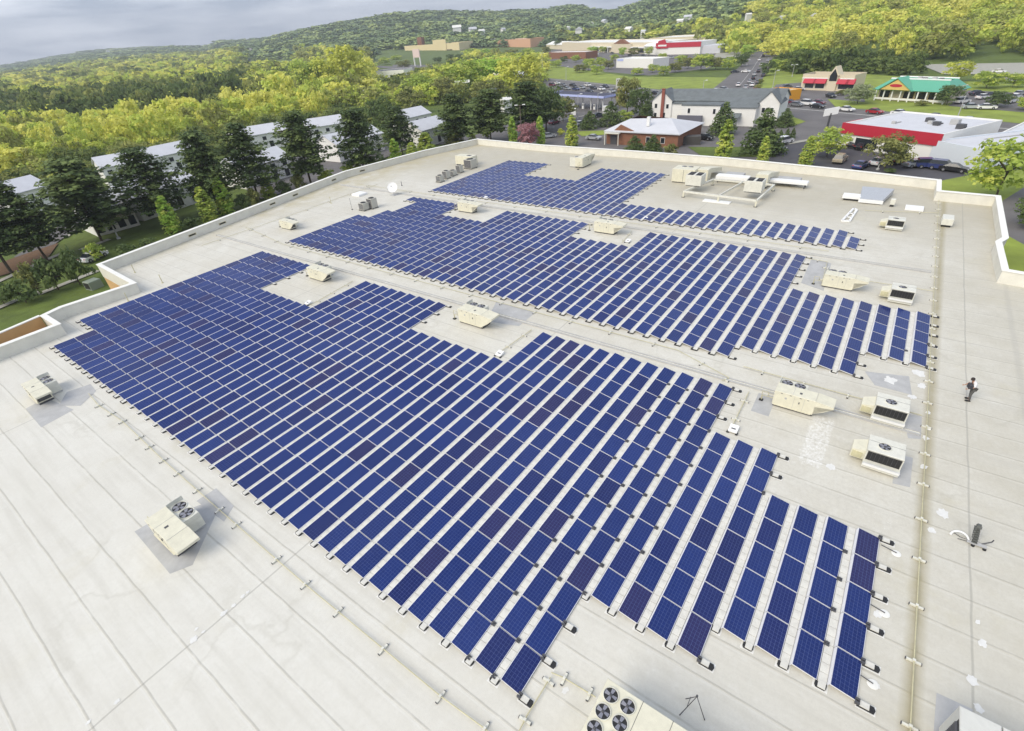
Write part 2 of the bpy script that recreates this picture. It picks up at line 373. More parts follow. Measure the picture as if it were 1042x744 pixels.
padpx([(683, 204), (709, 206), (740, 211), (742, 213), (716, 210), (683, 206)], .012, WPAINT) if False else None
mb = MB(); a = P(716.5, 203.5); b = P(742.5, 207.5); mb.box(min(a[0], b[0])-.3, b[1], 0, max(a[0], b[0])+.3, a[1], .10); tag(mb.build('roof_plank', WHITEP), 'long white plank lying on the roof before the steel platform', 'plank')

# ------------------------------------------------------------------ solar panels
PI_, PJ = 1.68, 1.3002
OFF = {1: (0., 0.), 2: (25.635, -1.208), 3: (46.433, 5.305)}
ROWS = {1: {}, 2: {}, 3: {}}                      # array -> row -> list of panel indices
def fill(a, j0, j1, i0, i1):
    for j in range(j0, j1+1): ROWS[a].setdefault(j, []).extend(range(i0, i1))
fill(1, 0, 3, 0, 5); fill(1, 4, 6, -1, 7); fill(1, 7, 7, -1, 10); fill(1, 8, 18, -4, 10); fill(1, 19, 26, -4, 7); fill(1, 27, 35, -4, 10); fill(1, 36, 42, -4, 6); fill(1, 43, 47, -4, 10); fill(1, 48, 50, -2, 10)
fill(2, 0, 2, 0, 5); fill(2, 3, 7, -2, 5); fill(2, 8, 8, -2, 10); fill(2, 9, 20, -3, 10); fill(2, 21, 26, -3, 7); fill(2, 27, 36, -3, 10); fill(2, 37, 42, -3, 7); fill(2, 43, 48, -3, 10)
fill(2, 49, 49, -3, 6); fill(2, 49, 50, 9, 10); fill(2, 50, 51, -3, 4)
fill(3, 0, 0, 0, 2); fill(3, 1, 21, 0, 3); fill(3, 22, 30, 0, 13); fill(3, 31, 38, 0, 8); fill(3, 39, 45, 0, 13)
PURPLE = [(597.5, 587), (652.5, 616), (711, 647.5), (882.5, 552.5), (878.7, 580), (437.5, 576), (184, 433), (215.6, 425.6), (246, 446), (222, 462), (716, 393), (731, 409.5), (650, 423), (589, 384.5), (594, 403),
          (564, 409.5), (580, 418), (551, 426), (536, 421), (566, 536), (530, 544.5), (364, 459.5), (321, 411), (501, 449.5), (485, 466), (407, 488), (505, 498), (502.5, 537), (364, 311), (581, 352.5), (570, 363),
          (584, 367.5), (568, 363), (595, 404), (130, 328.5), (122, 316), (84, 347), (170, 352), (160, 372), (147, 360), (305, 330), (340, 322), (612, 288), (604, 300), (577, 270), (745, 263), (733, 270)]
DARKB = [(474, 492), (413.7, 593.7), (690, 560), (540, 480), (460, 455), (600, 470)]
PW, PL, Z0, Z1 = .895, 1.655, .10, .265
dyz = (Z1-Z0)/PW
def zt(y): return Z0+y*dyz
def frame_mb(mb, x=0, y=0, m=0, back=1):
    g = .012; mb.hexa([(x+g, y, zt(0)-.04), (x+PL, y, zt(0)-.04), (x+PL, y+PW, zt(PW)-.04), (x+g, y+PW, zt(PW)-.04), (x+g, y, zt(0)), (x+PL, y, zt(0)), (x+PL, y+PW, zt(PW)), (x+g, y+PW, zt(PW))], m)
    if back:                                      # wind deflector sloping down behind the high edge
        mb.hexa([(x+g, y+PW+.005, Z1-.02), (x+PL, y+PW+.005, Z1-.02), (x+PL, y+PW+.06, .06), (x+g, y+PW+.06, .06), (x+g, y+PW+.02, Z1-.02), (x+PL, y+PW+.02, Z1-.02), (x+PL, y+PW+.075, .06), (x+g, y+PW+.075, .06)], m)
def cells_mb(mb, x=0, y=0, m=0):
    a, b, e = .022, PL-.012, .016; z = .0035
    mb.quad((x+a, y+e, zt(e)+z), (x+b, y+e, zt(e)+z), (x+b, y+PW-e, zt(PW-e)+z), (x+a, y+PW-e, zt(PW-e)+z), m, uv=[(0, 0), (10, 0), (10, 6), (0, 6)])
def strip_mb(mb, x=0, y=0, m=0, n=4):             # cream pavers in the gap behind the panel
    L_ = PI_/n
    for k in range(n): mb.box(x+k*L_+.008, y+PW+.085, .03, x+(k+1)*L_-.008, y+PJ-.025, .095+.004*(k % 2), m)
def tray_mb(mb, x, y, w=.30, big=True):           # end tray across the gap: slip sheet, black tray with round ends, paver
    mb.box(x-.27, y+PW+.0, .002, x+.10, y+PJ+.11, .008, 0)
    k = 8; pts = [(x-.24, y+PW+.08), (x+.06, y+PW+.08)]
    pts = [(x-.22, y+PW+.10), (x-.14, y+PW+.06), (x+.05, y+PW+.06), (x+.05, y+PJ+.04), (x-.14, y+PJ+.05), (x-.22, y+PJ+.0)]
    mb.prism(pts, .009, .085, 1)
    mb.box(x-.22, y+PW+.10, .085, x+.05, y+PJ-.05, .125, 2)
def side_tray_mb(mb, x, y):                       # tray reaching out to the right of a low edge
    mb.box(x-.17, y-.62, .002, x+.20, y+.02, .008, 0)
    mb.prism([(x-.12, y-.56), (x+.02, y-.60), (x+.14, y-.54), (x+.14, y-.02), (x-.12, y-.02)], .009, .07, 1)
    mb.box(x-.10, y-.40, .07, x+.12, y-.10, .115, 2); mb.box(x-.11, y-.09, .07, x-.03, y+.06, .19, 3); mb.box(x+.03, y-.09, .07, x+.11, y+.06, .19, 3)
ORD = ['first', 'second', 'third', 'fourth', 'fifth', 'sixth', 'seventh', 'eighth', 'ninth', 'tenth', 'eleventh', 'twelfth', 'thirteenth', 'fourteenth', 'fifteenth', 'sixteenth', 'seventeenth', 'eighteenth', 'nineteenth', 'twentieth']
TENS = ['', '', 'twenty', 'thirty', 'forty', 'fifty']
TENTH = ['', '', 'twentieth', 'thirtieth', 'fortieth', 'fiftieth']
def ordn(k):
    if k <= 20: return ORD[k-1]
    return TENTH[k//10] if k % 10 == 0 else TENS[k//10]+'-'+ORD[k % 10-1]
ALLP = []
for a in ROWS:
    for j, ii in ROWS[a].items():
        for i in ii:
            x, y = i*PI_+OFF[a][0], j*PJ+OFF[a][1]
            c = [PX((x+u, y+v, .18)) for u, v in ((0, 0), (PL, 0), (PL, PW), (0, PW))]
            ar = abs(sum(c[k][0]*c[(k+1) % 4][1]-c[(k+1) % 4][0]*c[k][1] for k in range(4)))/2
            ALLP.append([a, j, i, x, y, ar, PX((x+PL/2, y+PW/2, .18)), 'blue'])
rt = random.Random(11)
for p in ALLP:
    r = rt.random(); p[7] = 'purple' if r > (.97 if p[0] == 1 else .91) else ('dark' if r < .12 else 'blue')
def nearest(x, y): return min(ALLP, key=lambda p: (p[6][0]-x)**2+(p[6][1]-y)**2)
BIG = sorted(ALLP, key=lambda p: -p[5])[:300]
bigset = {id(p) for p in BIG}
for p in BIG: p[7] = 'dark' if rt.random() < .15 else 'blue'
for x, y in DARKB: nearest(x, y)[7] = 'dark'
for x, y in PURPLE: nearest(x, y)[7] = 'purple'
mbf = MB(); frame_mb(mbf); FRAME_ME = mbf.mesh('frame', ALU)
mbs = MB(); strip_mb(mbs); STRIP_ME = mbs.mesh('ballast_strip', PAVER)
CELL_ME = {}
for k, m in CELLS.items(): q = MB(); cells_mb(q); CELL_ME[k] = q.mesh('cell_sheet', m)
q = MB(); tray_mb(q, 0, 0); TRAY_ME = q.mesh('ballast_tray', [SLIP, BLACK, PAVER, DGREY])
q = MB(); side_tray_mb(q, 0, 0); STRAY_ME = q.mesh('ballast_tray', [SLIP, BLACK, PAVER, DGREY])
q = MB(); q.box(-.09, -.10, .06, -.02, .10, .15); q.box(.02, -.10, .06, .09, .10, .15); q.box(-.09, -.02, .15, .09, .02, .17); CLAMP_ME = q.mesh('clamp', DGREY)
def child(name, me, par, loc=(0, 0, 0)):
    o = bpy.data.objects.new(name, me); COL.objects.link(o); o.parent = par; o.location = loc; return o
CLAMPROWS = {0, 1, 7, 8, 9, 10}
stuff = MB()
for p in ALLP:
    a, j, i, x, y = p[:5]; R = ROWS[a]
    near = (i-1) not in R[j]; right_open = i not in R.get(j-1, []); left_open = i not in R.get(j+1, [])
    near_open = near or (i-1) not in R.get(j+1, []) and (i-1) not in R[j]
    rightend_far = (i+1) not in R[j]
    if id(p) in bigset:
        nth = sorted(R[j]).index(i)+1; col = {'purple': 'purple-brown', 'dark': 'dark blue', 'blue': 'blue'}[p[7]]
        o = empty('solar_panel', (x, y, 0), label='%s panel, %s from near end, %s row from right, front array' % (col, ordn(nth), ordn(j+1)), cat='solar panel', group='solar panels of the front array')
        child('frame', FRAME_ME, o); child('cell_sheet', CELL_ME[p[7]], o)
        if not left_open: child('ballast_strip', STRIP_ME, o)
        if near: child('ballast_tray', TRAY_ME, o)
        if right_open:
            child('ballast_tray', STRAY_ME, o)
            if rightend_far: child('ballast_tray', STRAY_ME, o, (PI_, 0, 0))
        elif j in CLAMPROWS and i > 0 or (j in (8, 9, 10) and i < 1): child('clamp', CLAMP_ME, o, (0, -.07, 0))
    else:
        frame_mb(stuff, x, y, 0); cells_mb(stuff, x, y, {'blue': 1, 'dark': 2, 'purple': 3}[p[7]])
        if not left_open: strip_mb(stuff, x, y, 4, 1)
        if near: stuff.box(x-.28, y+PW+.02, .01, x+.06, y+PJ+.10, .085, 5); stuff.box(x-.24, y+PW+.04, .085, x+.05, y+PJ-.06, .125, 4)
        if right_open:
            for xx in ((x, x+PI_) if rightend_far else (x,)):
                stuff.box(xx-.12, y-.58, .01, xx+.14, y-.0, .07, 5); stuff.box(xx-.10, y-.42, .07, xx+.12, y-.10, .115, 4)
        if (j, a) == (47, 1) or (j, a) == (51, 2): pass
so_ = tag(stuff.build('solar_array', [ALU, CELLS['blue'], CELLS['dark'], CELLS['purple'], PAVER, BLACK]), 'all the farther blue solar panels in tight rows across the white roof', 'solar array', 'farther solar panels', 'stuff')
at = so_.data.attributes.new('pv', 'FLOAT', 'FACE'); at.data.foreach_set('value', np.random.default_rng(3).uniform(-.1, .9, len(so_.data.polygons)).astype(np.float32))

# ------------------------------------------------------------------ rooftop air handlers
def fan_parts(par, x, y, z, r, n=5):
    f = MB(); f.lathe((x, y, z), [(r*1.08, -.005), (r*1.08, .05), (r, .05), (r, .012)], 20, 0); f.build('fan_ring', CREAM2, par)
    h = MB(); h.lathe((x, y, z), [(r*.99, .0), (r*.98, .014)], 20, 0)
    for k in range(n):
        a = 2*PI*k/n; c, s_ = math.cos(a), math.sin(a)
        def rot(u, v, w): return (x+u*c-v*s_, y+u*s_+v*c, z+w)
        h.quad(rot(r*.18, -r*.16, .04), rot(r*.85, -r*.34, .05), rot(r*.88, r*.22, .02), rot(r*.2, r*.16, .02), 1)
    h.lathe((x, y, z), [(r*.2, .014), (r*.2, .06), (r*.12, .075)], 10, 2); h.build('fan', [BLACK, FANBLADE, DGREY], par)
def unit_a(gas=True):
    t = empty('rooftop_air_handler', cat='air handler')
    m = MB(); m.bbox(-.55, -.7, .18, .55, 1.8, 1.42, .02); m.box(-.50, -.7, .0, .50, 1.75, .18, 1)
    m.box(-.562, .55, .25, -.552, .562, 1.35, 2); m.box(-.562, -.05, .25, -.552, -.038, 1.35, 2)
    m.box(-.585, .2, .8, -.55, .26, .95, 1); m.box(-.575, 1.0, .9, -.553, 1.12, 1.05, 2); m.box(-.60, -.6, .16, -.553, 1.75, .20, 0)
    for yy in (-.3, .15, .75, 1.3): m.box(-.565, yy, 1.30, -.552, yy+.12, 1.34, 1)
    m.box(-.2, .2, 1.421, .0, .35, 1.428, 1); m.box(-.54, .70, 1.421, .54, .715, 1.428, 2); m.box(-.54, -.66, 1.421, .54, -.645, 1.43, 2)
    m.build('cabinet', [CREAM, DGREY, PATCH], t)
    m = MB()                                        # intake hood: top carries on, open below
    m.hexa([(-.55, -1.75, 1.12), (.55, -1.75, 1.12), (.55, -.702, .95), (-.55, -.702, .95), (-.55, -1.75, 1.28), (.55, -1.75, 1.28), (.55, -.702, 1.425), (-.55, -.702, 1.425)])
    m.poly([(-.55, -1.74, 1.12), (-.55, -.702, .30), (-.55, -.702, .95)]); m.hexa([(-.55, -1.2, .62), (-.53, -1.2, .62), (-.53, -.703, .3), (-.55, -.703, .3), (-.55, -1.74, 1.12), (-.53, -1.74, 1.12), (-.53, -.703, .95), (-.55, -.703, .95)])
    m.box(-.45, -.74, .3, .45, -.705, .9, 1)
    m.box(-.15, -1.3, 1.345, .22, -1.12, 1.372, 2) if False else None
    m.build('intake_hood', [CREAM, DGREY], t)
    m = MB(); m.bbox(.555, .02, .15, 1.38, 1.78, 1.22, .02); m.box(1.38, .12, .25, 1.392, 1.7, 1.1, 1); m.box(.60, .05, 0, 1.33, 1.7, .15, 1); m.box(.555, 1.74, .9, 1.38, 1.78, 1.5, 0)
    m.build('condenser', [CREAM2, PATCH], t)
    fan_parts(t, .97, .50, 1.222, .36); fan_parts(t, .97, 1.30, 1.222, .36)
    if gas:
        m = MB(); m.path([(-.3, 1.82, .5), (-.3, 2.5, .5), (-.3, 2.5, .05)], .025); m.path([(-.3, 2.15, .5), (-.3, 2.15, .9), (-.3, 2.55, .9), (-.3, 2.55, .12)], .02)
        m.box(-.42, 2.4, 0, -.18, 2.65, .08, 1); m.build('gas_pipe', [PIPE, BLACK], t)
    return t
UA = unit_a(); UG = 'cream rooftop air handlers with twin fans'
def place(root, first, loc, rz, sc, label, group):
    if first: root.location = loc; root.rotation_euler = (0, 0, rz); root.scale = (sc,)*3; root['label'] = label; root['group'] = group; return root
    return copy_tree(root, loc, rz, sc, label, group)
for k, (x, y, rz, sc, lab) in enumerate([
    (-10.66, 29.45, 0, 1.0, 'cream twin fan air handler on grey pad beside the near pipe run'),
    (-10.1, 52.9, 0, .93, 'cream twin fan air handler near the left edge with black foot block'),
    (15.2, 51.6, 0, 1.0, 'cream twin fan air handler in the left notch of the front array'),
    (15.6, 30.1, 0, 1.05, 'cream twin fan air handler in the middle notch of the front array'),
    (16.88, 4.9, 0, .93, 'cream twin fan air handler on bare roof right of the front array'),
    (36.6, 5.1, 0, .95, 'long cream air handler between middle array and two slotted units'),
    (40.9, 30.1, 0, 1.05, 'cream air handler in the right notch of the middle array'),
    (40.6, 51.6, 0, 1.05, 'cream air handler in the far left notch of the middle array'),
    (24.3, 71.0, 0, .9, 'cream air handler alone beside the left parapet and middle array'),
    (70.3, 49.5, PI*.5, 1.3, 'cream air handler in the notch of the farthest array')]):
    o_ = place(UA, k == 0, (x, y, 0), rz, sc, lab, UG); o_.scale = (sc, sc, sc*.9)
UA['category'] = 'air handler'

def unit_b():
    t = empty('rooftop_condenser', cat='condenser unit')
    m = MB(); m.bbox(-.62, -.88, .12, .88, .88, 1.4, .02); m.box(-.60, .28, 1.401, .86, .292, 1.406, 1) if False else None; m.box(-.63, -.89, 1.33, -.618, .89, 1.345, 1); m.box(.30, -.87, 1.401, .315, .87, 1.407, 1); m.box(-.5, -.8, 0, .8, .8, .12, 1); m.box(-.88, -.88, .12, -.62, .88, .55); m.box(.2, -.3, 1.40, .5, .0, 1.42, 1) if False else None
    m.build('cabinet', [CREAM2, DGREY], t)
    m = MB(); m.box(-.635, -.80, .58, -.622, .80, 1.30, 0)
    for k in range(9): m.box(-.66, -.8+.2*k-.008, .58, -.636, -.8+.2*k+.008, 1.30, 1)
    m.build('coil_slot', [BLACK, DGREY], t)
    m = MB(); m.hexa([(-1.02, -.88, .40), (-.885, -.88, .40), (-.885, .88, .40), (-1.02, .88, .40), (-1.05, -.88, .62), (-.885, -.88, .55), (-.885, .88, .55), (-1.05, .88, .62)]); m.build('drip_lip', WHITEP, t)
    fan_parts(t, .05, .1, 1.402, .31)
    m = MB(); m.hexa([(-.45, .885, .3), (.45, .885, .3), (.45, 1.55, .3), (-.45, 1.55, .3), (-.55, .885, 1.2), (.55, .885, 1.2), (.45, 1.55, .95), (-.45, 1.55, .95)]); m.box(-.56, 1.0, .45, -.46, 1.5, .88, 1); m.build('side_box', [CREAM, PIPE], t)
    return t
UB = unit_b()
for k, (x, y, sc, lab) in enumerate([(13.98, .45, 1.0, 'cream condenser with one round fan, nearer of the pair by the drain line'),
    (18.5, .48, 1.0, 'cream condenser with one round fan, farther of the pair by the drain line'),
    (36.1, .95, 1.0, 'cream slotted condenser beside the end of the middle array'),
    (54.8, 2.65, .95, 'cream slotted condenser far up the roof near the drain line')]):
    o_ = place(UB, k == 0, (x, y, 0), 0, sc, lab, 'single fan condensers beside the drain line'); o_.scale = (sc*.95, sc*.95, sc*.82)

# big ten-fan unit at the bottom edge
t = empty('rooftop_chiller', (-5.1, 7.55, 0), label='large cream chiller with two ranks of black fans at the bottom edge', cat='chiller')
m = MB(); m.bbox(-3.4, -5.2, .25, 0, 0, 2.0, .02); m.box(-3.3, -5.1, 0, -.1, -.1, .25, 1)
for yy in (-1.35, -2.4, -3.4): m.box(-3.4, yy, 2.0, 0, yy+.015, 2.006, 1)
m.build('cabinet', [CREAM, DGREY], t)
for cx in range(5):
    fan_parts(t, -.45-.6*cx, -.34, 2.002, .25, 4); fan_parts(t, -.45-.6*cx, -.96, 2.002, .25, 4)
# thin black stand beside it
m = MB(); b0 = P(702, 741, 0); q = (b0[0]+.55, b0[1]+.1)
for dx_, dy_ in ((-.35, .35), (.3, .35), (0, -.45)): m.tube((q[0]+dx_, q[1]+dy_, 0), (q[0], q[1], 1.25), .018, .012)
m.tube((q[0]-.2, q[1]+.2, .6), (q[0]+.17, q[1]+.2, .6), .012); m.lathe((q[0], q[1], 1.24), [(.04, 0), (.04, .08)], 8)
tag(m.build('tripod_stand', DGREY), 'thin black three legged stand beside the large chiller', 'stand')
# pale unit at the bottom right corner
t = empty('rooftop_unit', (.5, -2.35, 0), label='pale boxy unit with louvred dark side at the bottom right corner', cat='rooftop unit')
m = MB(); m.bbox(-3.2, -1.05, .3, 0, 0, 2.0, .03); m.bbox(-3.2, -4.5, .3, 0, -1.09, 2.0, .03, 0); m.box(-3.1, -4.4, 0, -.1, -.05, .3, 1); m.build('cabinet', [mat('off_white_metal', (.62, .62, .57), .5, noise=.08), DGREY], t)
m = MB()
for k in range(14): m.hexa([(-2.6, .01, .5+.1*k), (-.5, .01, .5+.1*k), (-.5, .07, .47+.1*k), (-2.6, .07, .47+.1*k), (-2.6, .01, .53+.1*k), (-.5, .01, .53+.1*k), (-.5, .07, .5+.1*k), (-2.6, .07, .5+.1*k)])
m.box(-2.65, .002, .45, -.45, .009, 1.92, 1); m.build('louvre', [DGREY, BLACK], t)

# steel platform with two condensers, ducts
pl = empty('steel_platform', (0, 0, 0), label='low steel platform carrying ducts and two dark coil condensers at the far side', cat='platform')
A_, B_, C_, D_ = P(696, 194, .9), P(770, 203.5, .9), P(788, 187.5, .9), P(726, 182, .9)
m = MB()
def beam(mb, a, b, w=.22, h=.22, m_=0):
    a = np.array(a); b = np.array(b); u = (b-a)[:2]; u = u/np.linalg.norm(u); nn_ = np.array([-u[1], u[0]])*w/2
    mb.hexa([(a[0]-nn_[0], a[1]-nn_[1], a[2]-h), (b[0]-nn_[0], b[1]-nn_[1], b[2]-h), (b[0]+nn_[0], b[1]+nn_[1], b[2]-h), (a[0]+nn_[0], a[1]+nn_[1], a[2]-h),
             (a[0]-nn_[0], a[1]-nn_[1], a[2]), (b[0]-nn_[0], b[1]-nn_[1], b[2]), (b[0]+nn_[0], b[1]+nn_[1], b[2]), (a[0]+nn_[0], a[1]+nn_[1], a[2])], m_)
for u, v in ((A_, B_), (B_, C_), (C_, D_), (D_, A_)): beam(m, u, v)
E1 = tuple((np.array(A_)+np.array(B_))/2); beam(m, E1, tuple((np.array(C_)+np.array(D_))/2), .15)
m.build('beam', CREAM2, pl)
for q in (A_, B_, C_, D_, E1):
    m = MB(); m.box(q[0]-.1, q[1]-.1, 0, q[0]+.1, q[1]+.1, .68); m.box(q[0]-.2, q[1]-.2, 0, q[0]+.2, q[1]+.2, .05, 1); m.build('leg', [CREAM, DGREY], pl)
def coil_unit(px_, py_, lab, sx=2.0, sy=2.2, sh=1.5, z=.9):
    q = P(px_, py_, z); t = empty('coil_condenser', (q[0], q[1], z), label=lab, cat='condenser unit', group='dark coil condensers on the platform')
    m = MB(); m.bbox(-sx/2, -sy/2, .12, sx/2, sy/2, sh, .03); m.box(-sx/2+.1, -sy/2+.1, 0, sx/2-.1, sy/2-.1, .12, 1); m.build('cabinet', [CREAM2, DGREY], t)
    for s in (-1, 1):
        m = MB(); m.box(-sx/2+.15, s*sy/4-.38, sh+.002, sx/2-.15, s*sy/4+.38, sh+.03, 0); m.lathe((0, s*sy/4, sh), [(.33, .03), (.33, .1), (.29, .1), (.29, .04)], 14, 1); m.build('fan', [BLACK, DGREY], t)
    return t
coil_unit(707, 188, 'left of two dark coil condensers on the steel platform'); coil_unit(767, 194.5, 'right of two dark coil condensers on the steel platform')
def duct(px_, py_, lab, w=1.6, l=5.0, h=1.9, tail=True):
    q = P(px_, py_, .0); t = empty('duct_housing', (q[0], q[1], 0), label=lab, cat='duct', group='cream duct housings behind the platform')
    m = MB(); m.bbox(-w, -w/2, .3, 0, w/2, h, .03); m.box(-w+.1, -w/2+.1, 0, -.1, w/2-.1, .3, 1); m.build('cabinet', [CREAM, DGREY], t)
    m = MB(); m.hexa([(0.01, -w/2, h-.7), (l, -w/2-.2, .3), (l, w/2-.2, .3), (0.01, w/2, h-.7), (0.01, -w/2, h-.05), (l, -w/2-.2, .9), (l, w/2-.2, .9), (0.01, w/2, h-.05)]); m.build('sloping_duct', CREAM, t)
    return t
duct(717, 183.5, 'cream duct housing with long sloping tail behind the left coil condenser'); duct(776, 189, 'cream duct housing with long sloping tail behind the right coil condenser')
q = P(697, 184.5, 0); t = empty('rooftop_cabinet', (q[0], q[1], 0), label='plain cream cabinet at the left end of the steel platform', cat='cabinet')
m = MB(); m.bbox(-1.2, -1.7, .15, 1.2, 1.7, 2.0, .03); m.box(-1.1, -1.6, 0, 1.1, 1.6, .15, 1); m.box(-1.21, -.02, .2, -1.2, .02, 1.9, 1); m.build('cabinet', [CREAM, DGREY], t); fan_parts(t, .5, .5, 2.0, .4); fan_parts(t, .5, -.5, 2.0, .4)
for (x, y, w, l, hh, lab) in ((745, 186, 1.3, 4.6, 1.3, 'bright white flat duct lying between the two cream duct housings'), (801, 190, 1.3, 5.0, 1.1, 'bright white flat duct running right from the steel platform')):
    q = P(x, y, 0); t = empty('flat_duct', (q[0], q[1], 0), label=lab, cat='duct', group='bright white flat ducts')
    m = MB(); m.bbox(-w/2, -l/2, .55, w/2, l/2, hh*.8, .04); m.bbox(w/2+.02, -l/2+1.2, .5, w/2+1.9, l/2-.8, hh*.8-.12, .04, 1); m.build('casing', [WHITEP, PATCH], t)
    m = MB()
    for s in (-1, 1):
        for u in (-1, 1): m.box(u*(w/2-.12)-.05, s*(l/2-.3)-.05, 0, u*(w/2-.12)+.05, s*(l/2-.3)+.05, .5)
    m.build('legs_frame', DGREY, t)
# grey low housing, white frame, boxes to the far right
q = P(893, 200, 0); t = empty('skylight_housing', (65.7, 5.6, 0), label='low grey sheet metal housing behind the white ladder frame', cat='roof housing')
m = MB(); m.hexa([(-2.4, -1.1, .15), (2.4, -1.9, .15), (2.4, 1.6, .15), (-2.4, 1.3, .15), (-2.4, -1.1, .55), (2.4, -1.9, .8), (2.4, 1.6, .8), (-2.4, 1.3, .55)]); m.build('casing', mat('grey_sheet_metal', (.50, .52, .54), .4, .2, noise=.2), t)
m = MB(); m.box(-2.55, -1.2, .10, -2.41, 1.4, .5); m.box(-2.2, -1.0, 0, 2.2, 1.2, .15, 1); m.build('front_rail', [WHITEP, DGREY], t)
m = MB(); q0, q1, q2, q3 = P(857, 224, .2), P(869, 211.5, .2), P(872, 213, .2), P(864.5, 224.5, .2)
for u, v in ((q0, q1), (q1, q2), (q2, q3), (q3, q0)): beam(m, u, v, .22, .18)
for f in (.3, .6): beam(m, tuple(np.array(q0)*(1-f)+np.array(q1)*f), tuple(np.array(q3)*(1-f)+np.array(q2)*f), .12, .1)
tag(m.build('lifting_frame', WHITEP), 'white rectangular ladder-like frame lying on the far roof', 'frame')
for (x, y, lab, gx, gy, h) in ((866, 203, 'small white vent box left of the grey sheet metal housing', .7, 1.0, .6), (962, 229, 'small beige box on dark legs beside the drain line at far right', .9, .5, .9), (907, 210, 'tiny upright beige vent by the far drain line', .25, .25, .9), (930, 213, 'low white curb box beyond the far slotted condenser', .8, .9, .25)):
    q = P(x, y, 0); t = empty('vent_box', (q[0], q[1], 0), label=lab, cat='vent box')
    m = MB(); m.bbox(-gx, -gy, .25 if h > .3 else 0.02, gx, gy, h, .03); m.build('casing', CREAM2 if 'beige' in lab else WHITEP, t)
    if h > .3: m = MB(); m.box(-gx*.8, -gy*.8, 0, -gx*.5, gy*.8, .25); m.box(gx*.5, -gy*.8, 0, gx*.8, gy*.8, .25); m.build('legs_frame', BLACK, t)
# little condensers on sleepers, far left
def mini(x, y, s, h, lab, gtan=False):
    q = P(x, y, .1); t = empty('split_condenser', (q[0], q[1], 0), label=lab, cat='condenser unit', group='small split condensers on sleepers')
    m = MB(); m.bbox(-s/2, -s/2, .12, s/2, s/2, h, .03); m.box(-s/2, -s/2-.1, 0, -s/2+.15, s/2+.1, .12, 1); m.box(s/2-.15, -s/2-.1, 0, s/2, s/2+.1, .12, 1); m.build('cabinet', [mat('beige_split_case', (.45, .44, .38), .5) if not bpy.data.materials.get('beige_split_case') else bpy.data.materials['beige_split_case'], BLACK], t)
    m = MB(); m.box(-s/2-.012, -s/2+.06, .2, -s/2, s/2-.06, h-.1)
    for k in range(6): m.box(-s/2-.03, -s/2+.06, .25+k*(h-.4)/6, -s/2-.012, s/2-.06, .28+k*(h-.4)/6, 1)
    m.build('coil_grille', [DGREY, PATCH], t); m = MB(); m.lathe((0, 0, h), [(s*.38, 0), (s*.38, .04), (s*.3, .04), (s*.3, .02)], 12); m.build('fan', BLACK, t)
mini(371, 213, 1.1, 1.1, 'grey split condenser left of its pair by the satellite dish'); mini(379.5, 211, 1.1, 1.5, 'taller beige split condenser right of its pair by the satellite dish')
mini(448, 184.5, 1.0, 1.1, 'smallest and leftmost split condenser in the line above the farthest array'); mini(454.5, 181, 1.0, 1.3, 'second split condenser from left in the line above the farthest array')
mini(461, 178, 1.1, .9, 'third split condenser from left in the line above the farthest array'); mini(468, 175, 1.0, 1.3, 'fourth split condenser from left in the line above the farthest array'); mini(479, 170.5, 1.7, 1.6, 'largest and rightmost split condenser in the line above the farthest array')
q = P(470, 169.5, 0); t = empty('rooftop_cabinet', (q[0]+1.5, q[1], 0), label='cream cabinet behind the line of small split condensers', cat='cabinet'); m = MB(); m.bbox(-.9, -2, .2, .9, 2, 1.7, .03); m.box(-.8, -1.9, 0, .8, 1.9, .2, 1); m.box(-.3, -1.2, 1.7, .3, -.4, 1.74, 1); m.build('cabinet', [CREAM, DGREY], t)
# white dish
q = P(401, 198.5, 0); t = empty('satellite_dish', (q[0], q[1], 0), label='round white satellite dish tilted on its mount near the left parapet', cat='satellite dish')
m = MB(); N_ = 20; dr = Matrix.Rotation(math.radians(62), 4, Vector((.8, .6, 0)).normalized())
dr = Vector((-.72, -.45, .55)).normalized().to_track_quat('Z', 'Y').to_matrix().to_4x4()
rings = [(0, 0), (.3, .02), (.6, .09), (.82, .18)]; idx = []
for r, z in rings:
    row = []
    for k in range(N_):
        v = dr @ Vector((r*math.cos(2*PI*k/N_), r*math.sin(2*PI*k/N_), z)); m.v.append((v[0], v[1], v[2]+1.15)); row.append(len(m.v)-1)
    idx.append(row)
for a in range(3):
    for k in range(N_): m.f.append((idx[a][k], idx[a][(k+1) % N_], idx[a+1][(k+1) % N_], idx[a+1][k])); m.mi.append(0)
o = m.build('reflector', WHITEP, t); sm = o.modifiers.new('s', 'SOLIDIFY'); sm.thickness = .03
m = MB(); m.tube((0, 0, 0), (.12, .08, 1.1), .05); m.box(-.5, -.5, 0, .5, .5, .06); m.build('mount', PATCH, t)
v = dr @ Vector((0, 0, .75)); m = MB(); m.tube((0, 0, 1.15), (v[0], v[1], v[2]+1.15), .02); m.lathe((v[0], v[1], v[2]+1.1), [(.06, 0), (.06, .1)], 8); m.build('feed_arm', DGREY, t)
